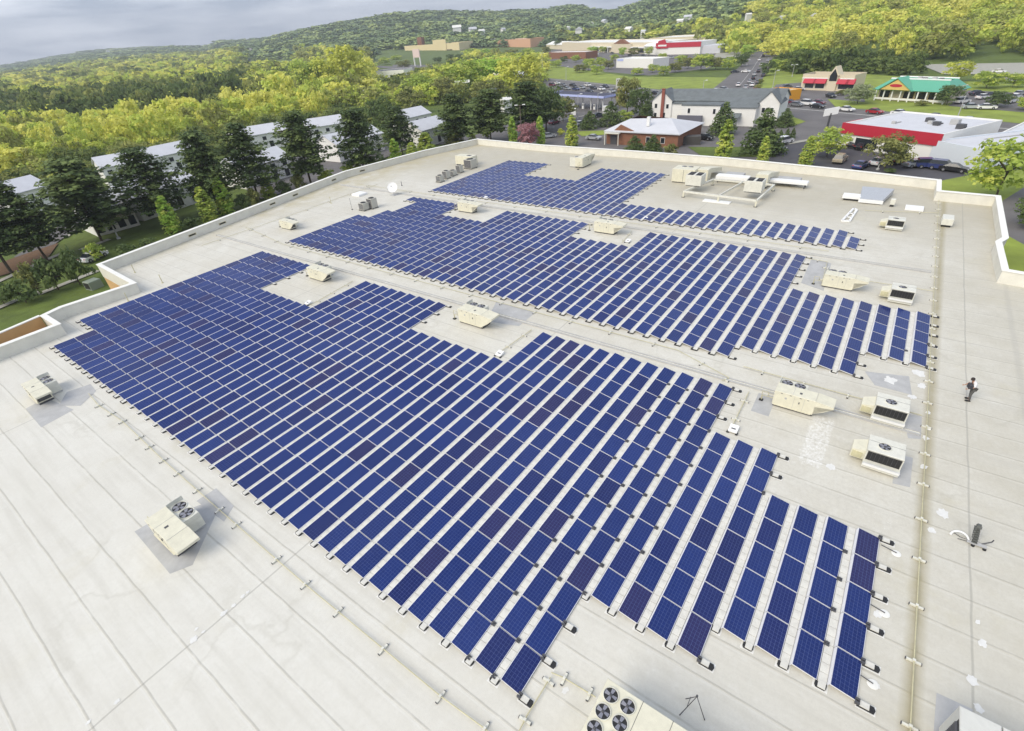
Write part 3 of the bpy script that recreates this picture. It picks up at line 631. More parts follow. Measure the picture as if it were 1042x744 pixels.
for k, (x, y, lab) in enumerate([(137.5, 277.5, 'thin leaning vent pipe nearest the parapet corner at left'), (165.5, 288, 'thin leaning vent pipe between parapet corner and front array'), (131, 307, 'thin leaning vent pipe standing lowest near the notch in the parapet'), (337, 207, 'short vent pipe against the left parapet near the scuppers'), (358.5, 213.5, 'thin tall antenna rod left of the split condensers'), (409, 189, 'short vent pipe behind the white satellite dish')]):
    q = P(x, y, 0); m = MB(); h = 1.0 if k < 4 else (1.7 if k == 4 else .7); m.tube((q[0], q[1], 0), (q[0]+.05, q[1]+.1, h), .045 if k != 4 else .02, n=8); m.lathe((q[0], q[1], 0), [(.14, 0), (.07, .12)], 8)
    tag(m.build('vent_pipe', PIPE if k < 4 else DGREY), lab, 'vent pipe')
q = P(366, 198.5, 0); m = MB(); m.bbox(q[0]-.9, q[1]-.9, 0, q[0]+.9, q[1]+.9, .35, .1); tag(m.build('roof_hatch', WHITEP), 'low white roof hatch between left parapet and split condensers', 'hatch')

# ------------------------------------------------------------------ pipe runs on blocks
def pipe_run(pts, lab, ws=None, step=2.2, r=.026, z=.13, cap=DGREY):
    t = empty('pipe_run', (0, 0, 0), label=lab, cat='pipe')
    P3 = [(p[0], p[1], z) for p in pts]; m = MB(); m.path(P3, r); m.build('pipe', PIPE, t)
    sup = []
    if ws: sup = ws
    else:
        for a, b in zip(P3, P3[1:]):
            L_ = math.dist(a, b); k = max(1, int(L_/step))
            for s in range(k): f = (s+.5)/k; sup.append((a[0]+(b[0]-a[0])*f, a[1]+(b[1]-a[1])*f))
    for q in sup:
        bst = min(zip(P3, P3[1:]), key=lambda e: math.dist(e[0][:2], q)+math.dist(e[1][:2], q)-math.dist(e[0][:2], e[1][:2]))
        a, b = bst; u = np.array([b[0]-a[0], b[1]-a[1]]); u = u/np.linalg.norm(u); w = np.array([-u[1], u[0]]); c = np.array(q)
        t0 = np.clip((c-np.array(a[:2]))@u, 0, 1e9); c = np.array(a[:2])+u*t0
        m = MB()
        def bx(l0, l1, hw, z0, z1, mi):
            p = [c+w*l0-u*hw, c+w*l1-u*hw, c+w*l1+u*hw, c+w*l0+u*hw]; p = [(*k, z0) for k in p][::-1]+[(k[0], k[1], z1) for k in p][::-1]; m.hexa(p, mi)
        bx(-.24, .24, .045, .015, .095, 0); bx(-.265, -.24, .048, .01, .10, 1); bx(.24, .265, .048, .01, .10, 1); bx(-.05, .05, .05, .115, z+.05, 0)
        m.build('support_block', [CREAM2, cap], t)
    return t
pp = [(92, 399), (104, 410), (115, 419), (124, 428), (140, 445), (151, 454), (165.5, 467.5), (180, 481), (200, 498), (222.5, 518), (240, 533), (280, 569), (310, 594), (343, 622), (389, 660), (448, 708), (493, 741)]
pts = [P(x, y, .16)[:2] for x, y in pp]
pipe_run([(-7.9, pts[0][1])]+[(-8.1, pts[1][1])]+[p for p in pts[3::3]]+[pts[-1], (-8.4, 7.5)], 'long yellowed pipe on blocks running down the left side of the front array', ws=[p for p in pts[1:]])
pipe_run([(-1.2-.0, -1.62), (78, -1.0)][::1], 'long pipe on white blocks along the brown drain line at right', step=2.6)
pipe_run([P(735, 387, .16)[:2], P(742, 384, .16)[:2], (19.6, 14), (19.6, 40), (19.75, 66), (21.5, 78)], 'yellowed pipe on blocks between the front and middle arrays', step=3.4)
pipe_run([(43.9+.9, 7.5), (44.8, 81)], 'thin pipe on blocks between the middle and farthest arrays', step=5)
pipe_run([P(561, 684, .16)[:2], P(573, 689, .16)[:2], P(606, 709, .16)[:2]], 'short yellow pipe on blocks leading to the large chiller', ws=[P(575, 690)[:2], P(600.5, 706)[:2]])
pipe_run([P(528, 744, .16)[:2], P(536, 728, .16)[:2], P(560, 689, .16)[:2]], 'short yellow pipe on blocks going down from the array corner', ws=[P(533, 733)[:2], P(556.5, 693)[:2]])
pipe_run([P(205, 250, .13)[:2], P(300, 217.5, .13)[:2], P(384, 187.5, .13)[:2]], 'thin brown pipe running along the foot of the left parapet', step=4)
pipe_run([(19.75, 9.2), (19.6, -1.2)], 'pipe on blocks crossing beyond the twin fan unit to the drain line', step=2.4)
pipe_run([P(742, 408, .16)[:2], P(770, 398, .16)[:2], P(759, 418, .16)[:2]], 'short grey pipe by the upper right corner of the front array', step=2) if False else None
pipe_run([P(823, 263, .16)[:2], P(842, 266, .16)[:2], P(836, 290, .16)[:2]], 'yellow pipe bending round the end of the middle array', step=2)
pipe_run([P(846, 280, .16)[:2], P(950, 296, .16)[:2]], 'thin pipe running right from the long air handler to the drain line', step=3)
pipe_run([P(880, 214, .16)[:2], P(955, 216.5, .16)[:2]], 'pale pipe crossing the far roof to the small beige box', step=3)
pipe_run([(16.2, 20.9), (8.6, 21.9)], 'grey conduit on blocks left of the middle notch panels', step=2.4) if False else None
for (x0, y0, x1, y1, lab) in ((541, 335.5, 509, 358, 'short grey conduit beside the middle notch of the front array'), (359, 286, 316, 310.5, 'short grey conduit beside the left notch of the front array'), (762, 399, 744, 436, 'short grey conduit beside the upper right corner of the front array'), (643, 235, 633, 247, 'short grey conduit beside the right notch of the middle array')):
    a, b = P(x0, y0, .12), P(x1, y1, .12); pipe_run([a[:2], b[:2]], lab, step=1.8, z=.12, r=.03)
# combiner boxes at inner corners of the notches
for x, y, lab in [(746, 438.5, 'white combiner box on black feet at the upper right notch'), (508.5, 361.5, 'white combiner box on black feet at the middle notch'), (314, 309.5, 'white combiner box on black feet at the left notch'), (639, 246.5, 'white combiner box at the right notch of the middle array'), (656.5, 223.5, 'white combiner box at the near edge of the farthest array'), (494, 202, 'white combiner box below the farthest array near its left end')]:
    q = P(x, y, 0); t = empty('combiner_box', (q[0], q[1], 0), label=lab, cat='combiner box'); t.scale = (.85, .85, .7); m = MB()
    m.hexa([(-.33, -.3, .12), (.33, -.3, .12), (.33, .3, .12), (-.33, .3, .12), (-.33, -.3, .22), (.33, -.3, .42), (.33, .3, .42), (-.33, .3, .22)]); m.box(-.1, -.15, .30, .0, .15, .335, 1); m.build('case', [WHITEP, DGREY], t)
    for u, v in ((-.3, -.3), (-.3, .3), (.3, 0)): m = MB(); m.box(u-.1, v-.08, 0, u+.1, v+.08, .12); m.build('foot', BLACK, t)
# short roof drains with a conduit stub
for x, y, lab in [(912, 563.5, 'upper drain stub with white collar beside the rightmost panel row'), (900, 624.5, 'middle drain stub with white collar beside the rightmost panel row'), (888, 696.5, 'lower drain stub with white collar beside the rightmost panel row')]:
    q = P(x, y, 0); t = empty('drain_stub', (q[0], q[1], 0), label=lab, cat='drain pipe'); m = MB(); m.lathe((0, 0, 0), [(.2, .012), (.18, .03), (.05, .04)], 14); m.build('collar', SLIP, t); m = MB(); m.tube((0, 0, .06), (.12, .62, .07), .02); m.build('pipe', DGREY, t)

# ribbed device with hose
q = P(989.5, 553.5, 0); t = empty('roof_equipment', (q[0], q[1], 0), 0, label='black ribbed slanted device with white hose loop standing on small feet', cat='equipment')
t.scale = (.8, .8, .8); m = MB()
for k in range(7): m.box(-.05+.06*k, -.17+.02*k, .12+.13*k, .25+.05*k, .10+.02*k, .17+.13*k)
m.tube((.0, -.18, .1), (.5, -.10, 1.05), .02, m=1); m.tube((.0, .12, .1), (.5, .12, 1.05), .02, m=1); m.hexa([(.34, -.1, .98), (.62, -.1, .98), (.62, .16, .98), (.34, .16, .98), (.42, -.05, 1.12), (.6, -.05, 1.12), (.6, .12, 1.12), (.42, .12, 1.12)]); m.build('ribbed_body', [mat('worn_black_plastic', (.10, .105, .095), .7), PATCH], t)
m = MB(); m.box(-.12, -.6, .08, .12, .3, .14); m.build('base_plate', PATCH, t)
for yy in (-.52, .0): m = MB(); m.lathe((-.16, yy, 0), [(.09, 0), (.09, .08)], 10); m.build('foot', BLACK, t)
m = MB(); pts = [(.05+.30*math.sin(a), .62+.42*math.cos(a), .06+.22*math.sin(a)) for a in np.linspace(0, PI, 12)]; m.path(pts, .055, 8); m.build('hose', WHITEP, t)
m = MB(); m.path([(.1, .25, .1), (.15, .6, .06), (.35, .9, .05)], .02); m.path([(-.05, .25, .1), (-.05, .7, .05)], .02); m.path([(.1, -.35, .1), (.3, -.75, .35), (.36, -.8, .5)], .035); m.build('cable', DGREY, t)
# ------------------------------------------------------------------ terrain
SKY_T = [(-700, 6, 3600), (-300, 4, 4200), (0, 2.5, 4200), (50, 6, 4200), (100, 9, 4200), (175, 8, 4000), (215, 5, 3600), (228, 8, 2700), (260, 8, 2500), (297, 12, 2200), (342, 14, 2000), (402, 16, 1900), (435, 16.5, 1900), (500, 13, 1900), (557, 13, 1900), (585, 15, 1900),
         (602, 10, 1900), (627, 9, 1900), (660, 14, 1700), (720, 22, 1500), (800, 32, 1300), (1042, 38, 1200), (1500, 40, 1200)]
def hor_dir(x):
    y = 70-.0838*x; d = RM @ np.array([(x-521)/FPX, -(y-372)/FPX, -1.0]); return math.atan2(d[1], d[0]), d
AZ = []; EL = []; R1 = []
for x, e, r1 in SKY_T:
    az, d = hor_dir(x); AZ.append(az); EL.append(e/FPX*math.cos(math.atan((x-521)/FPX))); R1.append(r1)
AZ = np.array(AZ)[::-1]; EL = np.array(EL)[::-1]; R1 = np.array(R1)[::-1]      # azimuth grows to the left
def terrain(x, y):
    dx, dy = np.asarray(x)-CAM[0], np.asarray(y)-CAM[1]; r = np.hypot(dx, dy); az = np.arctan2(dy, dx)
    e = np.interp(az, AZ, EL); r1 = np.interp(az, AZ, R1); right = np.clip((-(az)+np.radians(30))/np.radians(25), 0, 1)
    r0 = 700-right*380; H = CAM[2]-ZG+r1*e-13
    t = np.clip((r-r0)/(r1-r0), 0, 1); s = t*t*(3-2*t)
    z = ZG+H*s*(.92+.10*np.sin(r/260+az*9)*s)
    back = np.clip((r-r1)/1500, 0, 1); return z-back*H*.9-.5*np.clip(1-s*H/3, 0, 1)
TERR = mat('woodland_floor', (.12, .17, .035), .95, noise=.35, nscale=.02)
v = []; f = []; azs = np.linspace(math.radians(-85), math.radians(175), 200); rs = np.concatenate([np.linspace(330, 1200, 30), np.linspace(1260, 6500, 50)])
for r in rs:
    for a in azs:
        x, y = CAM[0]+r*math.cos(a), CAM[1]+r*math.sin(a); z = float(terrain(x, y)); z = z-(.4 if r < 340 else 0); v.append((x, y, z))
na = len(azs)
for i in range(len(rs)-1):
    for j in range(na-1): f.append((i*na+j, (i+1)*na+j, (i+1)*na+j+1, i*na+j+1))
me = bpy.data.meshes.new('hills'); me.from_pydata(v, [], f); me.materials.append(TERR); me.polygons.foreach_set('use_smooth', [True]*len(f))
o = bpy.data.objects.new('hills', me); COL.objects.link(o); tag(o, kind='structure')
m = MB(); m.poly([(-7000, -7000, ZG), (7000, -7000, ZG), (7000, 7000, ZG), (-7000, 7000, ZG)]); struct(m, 'ground', GREENS)
LV = [0]
def sheet(name, pp, m_, world=False):
    LV[0] += 1; z = ZG+.012+.006*LV[0]; m = MB(); m.poly([((p[0], p[1]) if world else P(p[0], p[1], ZG)[:2])+(z,) for p in pp][::-1]); return struct(m, name, m_)
def strip(name, pp, w, m_, zoff=0):                 # ribbon along a pixel path
    LV[0] += 1; z = ZG+.012+.006*LV[0]; q = [np.array(G(*p)[:2]) for p in pp]; Lf = []; Rt = []
    for i in range(len(q)):
        u = q[min(i+1, len(q)-1)]-q[max(i-1, 0)]; u = u/np.linalg.norm(u); n = np.array([-u[1], u[0]])*w/2; Lf.append(q[i]+n); Rt.append(q[i]-n)
    m = MB()
    for i in range(len(q)-1): m.quad((*Rt[i], z), (*Rt[i+1], z), (*Lf[i+1], z), (*Lf[i], z))
    return struct(m, name, m_)
sheet('verge', [(380, 80), (470, 64), (560, 66), (640, 78), (745, 79), (760, 66), (800, 70), (1060, 88), (1060, 130), (850, 105), (700, 96), (560, 82), (430, 92)], GREENB)
sheet('plaza_lot', [(548, 60), (560, 50), (735, 46), (752, 58), (720, 70), (660, 77), (600, 72), (560, 66)], ASPH)
sheet('parking_lot', [(470, 142), (530, 122), (575, 116), (560, 101), (555, 84), (640, 92), (735, 103), (790, 107), (850, 110), (1060, 128), (1060, 170), (985, 182), (1000, 230), (960, 200), (740, 172), (560, 158)], ASPH)
sheet('store_lot', [(775, 168), (800, 148), (850, 138), (1000, 150), (1000, 185), (960, 200)], ASPHD)
sheet('restaurant_lot', [(775, 104), (790, 86), (815, 84), (880, 96), (880, 104), (840, 109)], ASPH)
sheet('restaurant_lot', [(965, 108), (985, 92), (1060, 96), (1060, 116)], ASPH)
sheet('mall_road', [(395, 76), (400, 66), (462, 66), (470, 74)], ASPH)
strip('main_road', [(300, 62), (430, 71), (520, 78), (600, 86.5), (700, 98), (780, 106.5), (850, 113), (950, 122), (1060, 133)], 15, ASPH)
strip('hill_road', [(735, 101), (757, 80), (770, 66), (778, 55), (776, 49), (768, 44)], 17, ASPH)
for off in ((600, 84.6), ): strip('road_line', [(440, 70.5), (520, 76.5), (600, 84.6), (700, 95.6), (735, 99.5)], .5, LINE)
strip('road_line', [(800, 110), (850, 114.5), (950, 124), (1060, 135)], .5, LINE)
strip('road_line', [(752, 88), (766, 70), (775, 56)], .15, LINE)
sheet('grass_island', [(790, 124), (806, 119), (820, 124), (806, 129)], GREENB)
sheet('grass_verge', [(842, 101), (900, 106), (1060, 118), (1060, 128), (950, 118), (850, 109)], GREENB)
sheet('grass_strip', [(585, 134), (617, 133), (620, 137), (592, 139)], GREENB); sheet('grass_strip', [(700, 150), (780, 150), (790, 160), (715, 160)], GREENS)
sheet('grass_strip', [(900, 196), (1000, 176), (1060, 172), (1060, 320), (1025, 300)], GREENB); sheet('side_road', [(1015, 235), (1020, 205), (1060, 180), (1060, 260)], ASPH)
strip('kerb_path', [(800, 147), (850, 138)], 1.6, CONC); strip('kerb_path', [(545, 127), (590, 119), (620, 113)], 1.0, CONC)
strip('path', [(-10, 291), (52, 263), (70, 256)], 1.3, CONC); strip('path', [(40, 300), (62, 291), (100, 276)], 1.3, CONC); strip('path', [(82, 255), (112, 244)], 1.3, CONC); strip('path', [(-10, 318), (20, 305), (40, 297)], 1.2, CONC)
strip('path', [(66, 243), (90, 225), (95, 222)], 1.0, CONC)
sheet('driveway', [(15, 262), (50, 240), (75, 215), (95, 205), (100, 212), (75, 235), (45, 258), (20, 268)], ASPH); sheet('mulch_bed', [(-10, 285), (-10, 272), (30, 258), (60, 248), (50, 262), (20, 276)], MULCH)
sheet('courtyard', [(235, 172), (420, 140), (470, 135), (480, 145), (420, 150), (340, 182), (260, 205)], ASPH)
sheet('lot', [(935, 66), (1060, 64), (1060, 76), (960, 76)], CONC)
sheet('lot', [(725, 60), (732, 50), (757, 48), (757, 58)], CONC)

# ------------------------------------------------------------------ buildings
WHITEW = mat('white_siding', (.80, .79, .75), .8, noise=.06, nscale=.8); GREYR = mat('grey_shingle_roof', (.17, .19, .195), .9, noise=.3, nscale=.6); PALER = mat('pale_grey_roof', (.60, .61, .64), .8, noise=.12, nscale=.3)
BRICK = mat('red_brown_brick', (.27, .125, .072), .9, noise=.25, nscale=1.5); BRICKC = mat('red_brick_chimney', (.30, .10, .07), .9, noise=.2); REDM = mat('red_fascia', (.46, .022, .045), .45); TEAL = mat('green_metal_roof', (.11, .40, .27), .5, noise=.1)
YELM = mat('pale_yellow_stucco', (.76, .64, .38), .85, noise=.1); YEL = mat('yellow_stucco', (.70, .50, .16), .85, noise=.1); CREAMW = mat('cream_stucco', (.68, .60, .44), .85, noise=.1); ORNG = mat('orange_yellow_panel', (.80, .36, .02), .5); NAVY = mat('navy_canopy_top', (.05, .05, .08), .7); BLUEM = mat('blue_white_fascia', (.45, .50, .80), .5); DARKROOF = mat('dark_brown_roof', (.10, .07, .06), .9)
def frame_at(name, A, B, **kw):
    a = G(*A); b = G(*B); L_ = math.dist(a, b); t = empty(name, a, math.atan2(b[1]-a[1], b[0]-a[0]), **kw); return t, L_, a
def windows(t, L_, spec, y=-.03, fm=None):         # spec: (x fraction, z, w, h)
    for fx, z, w, h in spec:
        m = MB(); x = fx*L_; m.box(x-w/2-.08, y-.03, z-.08, x+w/2+.08, y+.02, z+h+.08); o = m.build('window', fm or WHITEP, t)
        m = MB(); m.box(x-w/2, y-.045, z, x+w/2, y-.032, z+h); m.build('pane', GLASSD, o)
def gable(name, A, B, D, he, hr, lab, cat, wm=WHITEW, rm=PALER, wins=(), ov=.4, ends=False, group=None):
    """ridge parallel to the front"""
    t, L_, a = frame_at(name, A, B, label=lab, cat=cat, group=group); m = MB()
    if he < 0: he = top_z(a[0], a[1], ZG, -he)-ZG; hr = he+hr
    m.box(0, 0, -.2, L_, D, he)
    for x in (0, L_): m.hexa([(x-.01 if x else 0, 0, he), (x if x else .01, 0, he), (x if x else .01, D, he), (x-.01 if x else 0, D, he), (x-.01 if x else 0, D/2-.01, hr-.1), (x if x else .01, D/2-.01, hr-.1), (x if x else .01, D/2+.01, hr-.1), (x-.01 if x else 0, D/2+.01, hr-.1)])
    m.build('wall', wm, t); m = MB(); s = (hr-he)/(D/2); zo = he-ov*s
    for y0, y1 in ((-ov, D/2), (D+ov, D/2)):
        p = [(-ov, y0, zo), (L_+ov, y0, zo), (L_+ov, y1, hr), (-ov, y1, hr)]; q = [(x, y, z+.18) for x, y, z in p]
        if y0 > y1: p, q = p[::-1], q[::-1]
        m.hexa(p+q)
    m.build('roof', rm, t); windows(t, L_, wins); return t, L_, a
def flat(name, A, B, D, h, lab, cat, wm, rm, band=None, bh=1.2, wins=(), ph=.5, group=None):
    t, L_, a = frame_at(name, A, B, label=lab, cat=cat, group=group); m = MB()
    if h < 0: h = top_z(a[0], a[1], ZG, -h)-ZG-ph
    m.box(0, 0, -.2, L_, D, h); m.build('wall', wm, t)
    m = MB(); m.box(.3, .3, h, L_-.3, D-.3, h+.03); m.build('roof', rm, t); m = MB()
    for b_ in ((0, 0, L_, .28), (0, D-.28, L_, D), (0, .28, .28, D-.28), (L_-.28, .28, L_, D-.28)): m.box(b_[0], b_[1], h, b_[2], b_[3], h+ph)
    m.build('parapet', wm, t)
    if band: m = MB(); m.box(-.25, -.3, h-bh, L_+.25, -.003, h+ph+.05); m.box(-.25, -.003, h-bh, -.003, D*.3, h+ph+.05); m.build('fascia', band, t)
    windows(t, L_, wins, -.05); return t, L_, a
# white gabled hall
t, L_, a = gable('white_hall', (664, 123), (790, 126.5), 12, 6.0, 8.4, 'long white two storey hall with grey shingle roof and red chimney', 'building', rm=GREYR)
def wing(t, x0, x1, y0, h, hr=None, m_=WHITEW, rm=GREYR):
    m = MB(); m.box(x0, y0, -.2, x1, -.005, h); m.build('wall', m_, t); m = MB()
    if hr: m.hexa([(x0-.3, y0-.3, h), (x1+.3, y0-.3, h), (x1+.3, 3.2, hr), (x0-.3, 3.2, hr), (x0-.3, y0-.3, h+.2), (x1+.3, y0-.3, h+.2), (x1+.3, 3.2, hr+.2), (x0-.3, 3.2, hr+.2)])
    else: m.box(x0-.15, y0-.15, h, x1+.15, -.006, h+.35)
    m.build('roof', rm, t)
def cross_gable(t, x0, x1, y0, he, hr, y1=6):
    xm = (x0+x1)/2; m = MB(); m.box(x0, y0, -.2, x1, -.006, he); m.hexa([(x0, y0, he), (x1, y0, he), (x1, y0+.3, he), (x0, y0+.3, he), (xm-.05, y0, hr-.1), (xm+.05, y0, hr-.1), (xm+.05, y0+.3, hr-.1), (xm-.05, y0+.3, hr-.1)]); m.build('wall', WHITEW, t); m = MB()
    for s in (-1, 1):
        xe = xm+s*((x1-x0)/2+.35); ze = he-.35*(hr-he)/((x1-x0)/2); p = [(xe, y0-.3, ze), (xe, y1, ze), (xm, y1, hr), (xm, y0-.3, hr)]
        if s < 0: p = p[::-1]
        m.hexa(p+[(x, y, z+.16) for x, y, z in p])
    m.build('roof', GREYR, t)
cross_gable(t, 0.0, L_*.17, -1.4, 6.2, 8.9); cross_gable(t, L_*.86, L_+.3, -2.6, 5.9, 8.7)
wing(t, L_*.30, L_*.60, -6.0, 5.4); wing(t, L_*.61, L_*.86, -5.0, 4.8, 7.0); wing(t, .17*L_, L_*.295, -1.0, 5.2, 6.2)
windows(t, L_, [(.035, 1.2, .8, 1.4), (.035, 4.0, .8, 1.2), (.135, 3.9, .8, 1.2), (.10, 1.2, 1.5, 1.5)], -1.43); windows(t, L_, [(.36, 1.0, .7, 1.2), (.36, 3.4, .7, 1.3), (.56, 3.3, .7, 1.3)], -6.03)
windows(t, L_, [(.90, 3.4, .8, 1.2), (.96, 3.4, .8, 1.2), (.93, 1.0, .8, 1.2)], -2.63)
m = MB(); m.box(L_*.082, -1.95, 0, L_*.082+.9, -1.41, 9.3); m.box(L_*.082-.1, -2.05, 9.3, L_*.082+1, -1.3, 9.5); m.build('chimney', BRICKC, t)
m = MB(); m.hexa([(L_*.66, -7.5, 2.5), (L_*.76, -7.5, 2.5), (L_*.76, -5.02, 3.2), (L_*.66, -5.02, 3.2), (L_*.66, -7.5, 2.65), (L_*.76, -7.5, 2.65), (L_*.76, -5.02, 3.5), (L_*.66, -5.02, 3.5)]); m.tube((L_*.67, -7.4, 0), (L_*.67, -7.4, 2.5), .09); m.tube((L_*.75, -7.4, 0), (L_*.75, -7.4, 2.5), .09); m.build('porch', GREYR, t)
m = MB(); m.box(L_*.28, -7.4, 0, L_*.48, -6.6, 2.9); m.build('garage_screen', mat('slate_grey_fence', (.13, .13, .16), .8), t)
for fx in (.62, .80): m = MB(); m.lathe((L_*fx, 4.2, 6.4), [(.5, 0), (.5, 1.1), (.2, 1.3)], 10); m.build('roof_vent', WHITEP, t)
# small brick building with hipped white roof
t, L_, a = frame_at('brick_building', (617, 146.5), (689, 151), label='low red brick building with white hipped metal roof and dark entrance', cat='building'); D = 17
m = MB(); m.box(0, 0, -.2, L_, D, 3.4); m.hexa([(2, 0, 3.4), (L_*.42, 0, 3.4), (L_*.42, .3, 3.4), (2, .3, 3.4), (L_*.2, 0, 5), (L_*.2+.1, 0, 5), (L_*.2+.1, .3, 5), (L_*.2, .3, 5)]); m.build('wall', BRICK, t)
m = MB(); o_ = .6
m.poly([(-o_, -o_, 3.45), (L_+o_, -o_, 3.3), (L_*.72, D/2, 5.6), (L_*.2, D*.35, 5.6)]); m.poly([(L_+o_, -o_, 3.3), (L_+o_, D+o_, 3.3), (L_*.72, D/2, 5.6)]); m.poly([(L_+o_, D+o_, 3.3), (-o_, D+o_, 3.3), (L_*.2, D*.65, 5.6), (L_*.72, D/2, 5.6)]); m.poly([(-o_, D+o_, 3.3), (-o_, -o_, 3.45), (L_*.2, D*.35, 5.6), (L_*.2, D*.65, 5.6)])
m.box(-o_, -o_, 3.2, L_+o_, -o_+.2, 3.44); m.build('roof', PALER, t); m = MB(); m.box(1.2, -.06, 0, 3.2, -.005, 2.4); m.build('door', DGREY, t); m = MB(); m.box(.0, -1.6, 2.9, 4.4, -.62, 3.15); m.box(.1, -1.5, 0, .3, -1.3, 2.9); m.box(4.1, -1.5, 0, 4.3, -1.3, 2.9); m.build('porch', CREAM2, t)
m = MB(); m.box(L_*.5, 3, 4.4, L_*.5+.8, 3.8, 6.6); m.build('chimney', WHITEP, t)
windows(t, L_, [(.6, 1, 1, 1.3), (.8, 1, 1, 1.3)], -.03)
m = MB(); m.box(0, 0, 0, 5, 3, 2.0); o = m.build('bin_enclosure', [mat('dark_slatted_fence', (.07, .065, .06), .8)]); q = G(692, 148); o.location = q; o.rotation_euler = (0, 0, -1.2); tag(o, 'dark slatted bin enclosure beside the brick building', 'enclosure')
# store with red fascia and the white annex
t, L_, a = flat('store_building', (853, 149), (949, 164), 21, -125, 'flat grey roofed store with wide red fascia on white walls', 'store', WHITEW, PALER, REDM, 1.9, ph=.3)
SH = top_z(a[0], a[1], ZG, 125)-ZG-.25
for k, (fx, y, s) in enumerate([(.50, 12, 1.0), (.58, 10, .7), (.66, 9, .9), (.74, 12, 1.2), (.9, 8, 1.1), (.33, 6, .6)]): m = MB(); m.bbox(fx*L_, y, SH, fx*L_+s*1.3, y+s, SH+.05+s*.8, .05); m.box(fx*L_+.3, y+s, SH-.05, fx*L_+.6, y+s+2, SH+.2); m.build('roof_unit', DGREY if k % 2 == 0 else PATCH, t)
windows(t, L_, [(.3, .4, 5, 2.0), (.62, .4, 5, 2.0)], -.05)
t, L_, a = flat('white_annex', (943.8, 163.3), (990, 174.5), 30, -142.5, 'tall plain white walled annex with flat grey roof beside the red store', 'building', mat('blue_white_panel_wall', (.66, .71, .76), .6, noise=.05), PALER, ph=.25)
AH = top_z(a[0], a[1], ZG, 142.5)-ZG-.25; m = MB(); m.bbox(6, 18, AH, 8.5, 20, AH+1.2, .05); m.build('roof_unit', BLACK, t); m = MB(); m.box(3, 8, AH+.04, 3.2, 28, AH+.2); m.box(3, 28, AH+.04, 14, 28.2, AH+.2); m.build('roof_pipe', PATCH, t)
t, L_, a = flat('white_annex', (1000, 158), (1058, 164), 26, -140, 'low pale roofed building at the right edge behind the big leafy tree', 'building', WHITEW, PALER, ph=.25)
# petrol station canopy
t = empty('station_canopy', G(588, 112), math.atan2(G(610, 106)[1]-G(565, 103)[1], G(610, 106)[0]-G(565, 103)[0]), label='long dark topped fuel station canopy with thin blue and white edge', cat='canopy')
m = MB(); m.box(-17, 0, 4.4, 13, 9, 5.1); m.build('canopy_top', NAVY, t); m = MB(); m.box(-17.1, -.1, 4.5, 13.1, -.003, 5.25); m.box(13.003, 0, 4.5, 13.1, 9, 5.25); m.box(-17.1, 0, 4.5, -17.003, 9, 5.25); m.build('fascia', BLUEM, t)
for x in (-13, -4, 5, 11):
    for y in (2, 7): m = MB(); m.tube((x, y, 0), (x, y, 4.4), .2); m.build('column', WHITEP, t)
for k, x in enumerate((-12, -6, 0, 6)):
    q = t.matrix_basis if False else None; ca, sa = math.cos(t.rotation_euler[2]), math.sin(t.rotation_euler[2]); lx, ly = x, 3.0
    o = empty('fuel_pump', (t.location[0]+lx*ca-ly*sa, t.location[1]+lx*sa+ly*ca, ZG+.05), t.rotation_euler[2], label='%s fuel pump from the left under the station canopy' % ORD[k], cat='fuel pump', group='fuel pumps under the canopy')
    m = MB(); m.bbox(-.45, -.3, 0, .45, .3, 1.9, .05); m.build('housing', WHITEP, o); m = MB(); m.box(-.3, -.32, 1.1, .3, -.303, 1.6); m.build('display', DGREY, o)
for k, (x, y, w, h, lab) in enumerate([(583.5, 117, .9, 2.2, 'white ice box standing on the station forecourt'), (619.5, 117, 2.2, 3.0, 'white box trailer parked behind the dark conifer')]):
    q = G(x, y); m = MB(); m.bbox(-w, -.8, .4 if k else 0, w, .8, h, .05)
    if k:
        for sx in (-1.2, 1.2): m.tube((sx, -.85, .4), (sx, -.7, .4), .38, n=12, m=1); m.tube((sx, .7, .4), (sx, .85, .4), .38, n=12, m=1)
    o = m.build('storage_box' if not k else 'box_trailer', [WHITEP, BLACK]); o.location = q; o.rotation_euler = (0, 0, -1.1); tag(o, lab, 'box' if not k else 'trailer')
# tan restaurant with red awnings
t, L_, a = flat('tan_restaurant', (814, 91.5), (866, 93.5), 9, 4.6, 'cream restaurant with red awnings and pointed central gable', 'restaurant', CREAMW, DARKROOF, ph=.9)
m = MB(); m.hexa([(L_*.54, -.5, 0), (L_*.70, -.5, 0), (L_*.70, 3, 0), (L_*.54, 3, 0), (L_*.54, -.5, 5.2), (L_*.70, -.5, 5.2), (L_*.70, 3, 5.2), (L_*.54, 3, 5.2)]); m.hexa([(L_*.52, -.6, 5.2), (L_*.72, -.6, 5.2), (L_*.72, 3, 5.2), (L_*.52, 3, 5.2), (L_*.615, -.6, 8.2), (L_*.625, -.6, 8.2), (L_*.625, 3, 8.2), (L_*.615, 3, 8.2)]); m.build('gable', CREAMW, t)
m = MB(); m.poly([(L_*.55, -.63, 3.4), (L_*.69, -.63, 3.4), (L_*.69, -.63, 5.2), (L_*.62, -.63, 7.4), (L_*.55, -.63, 5.2)]); m.build('window', GLASSD, t)
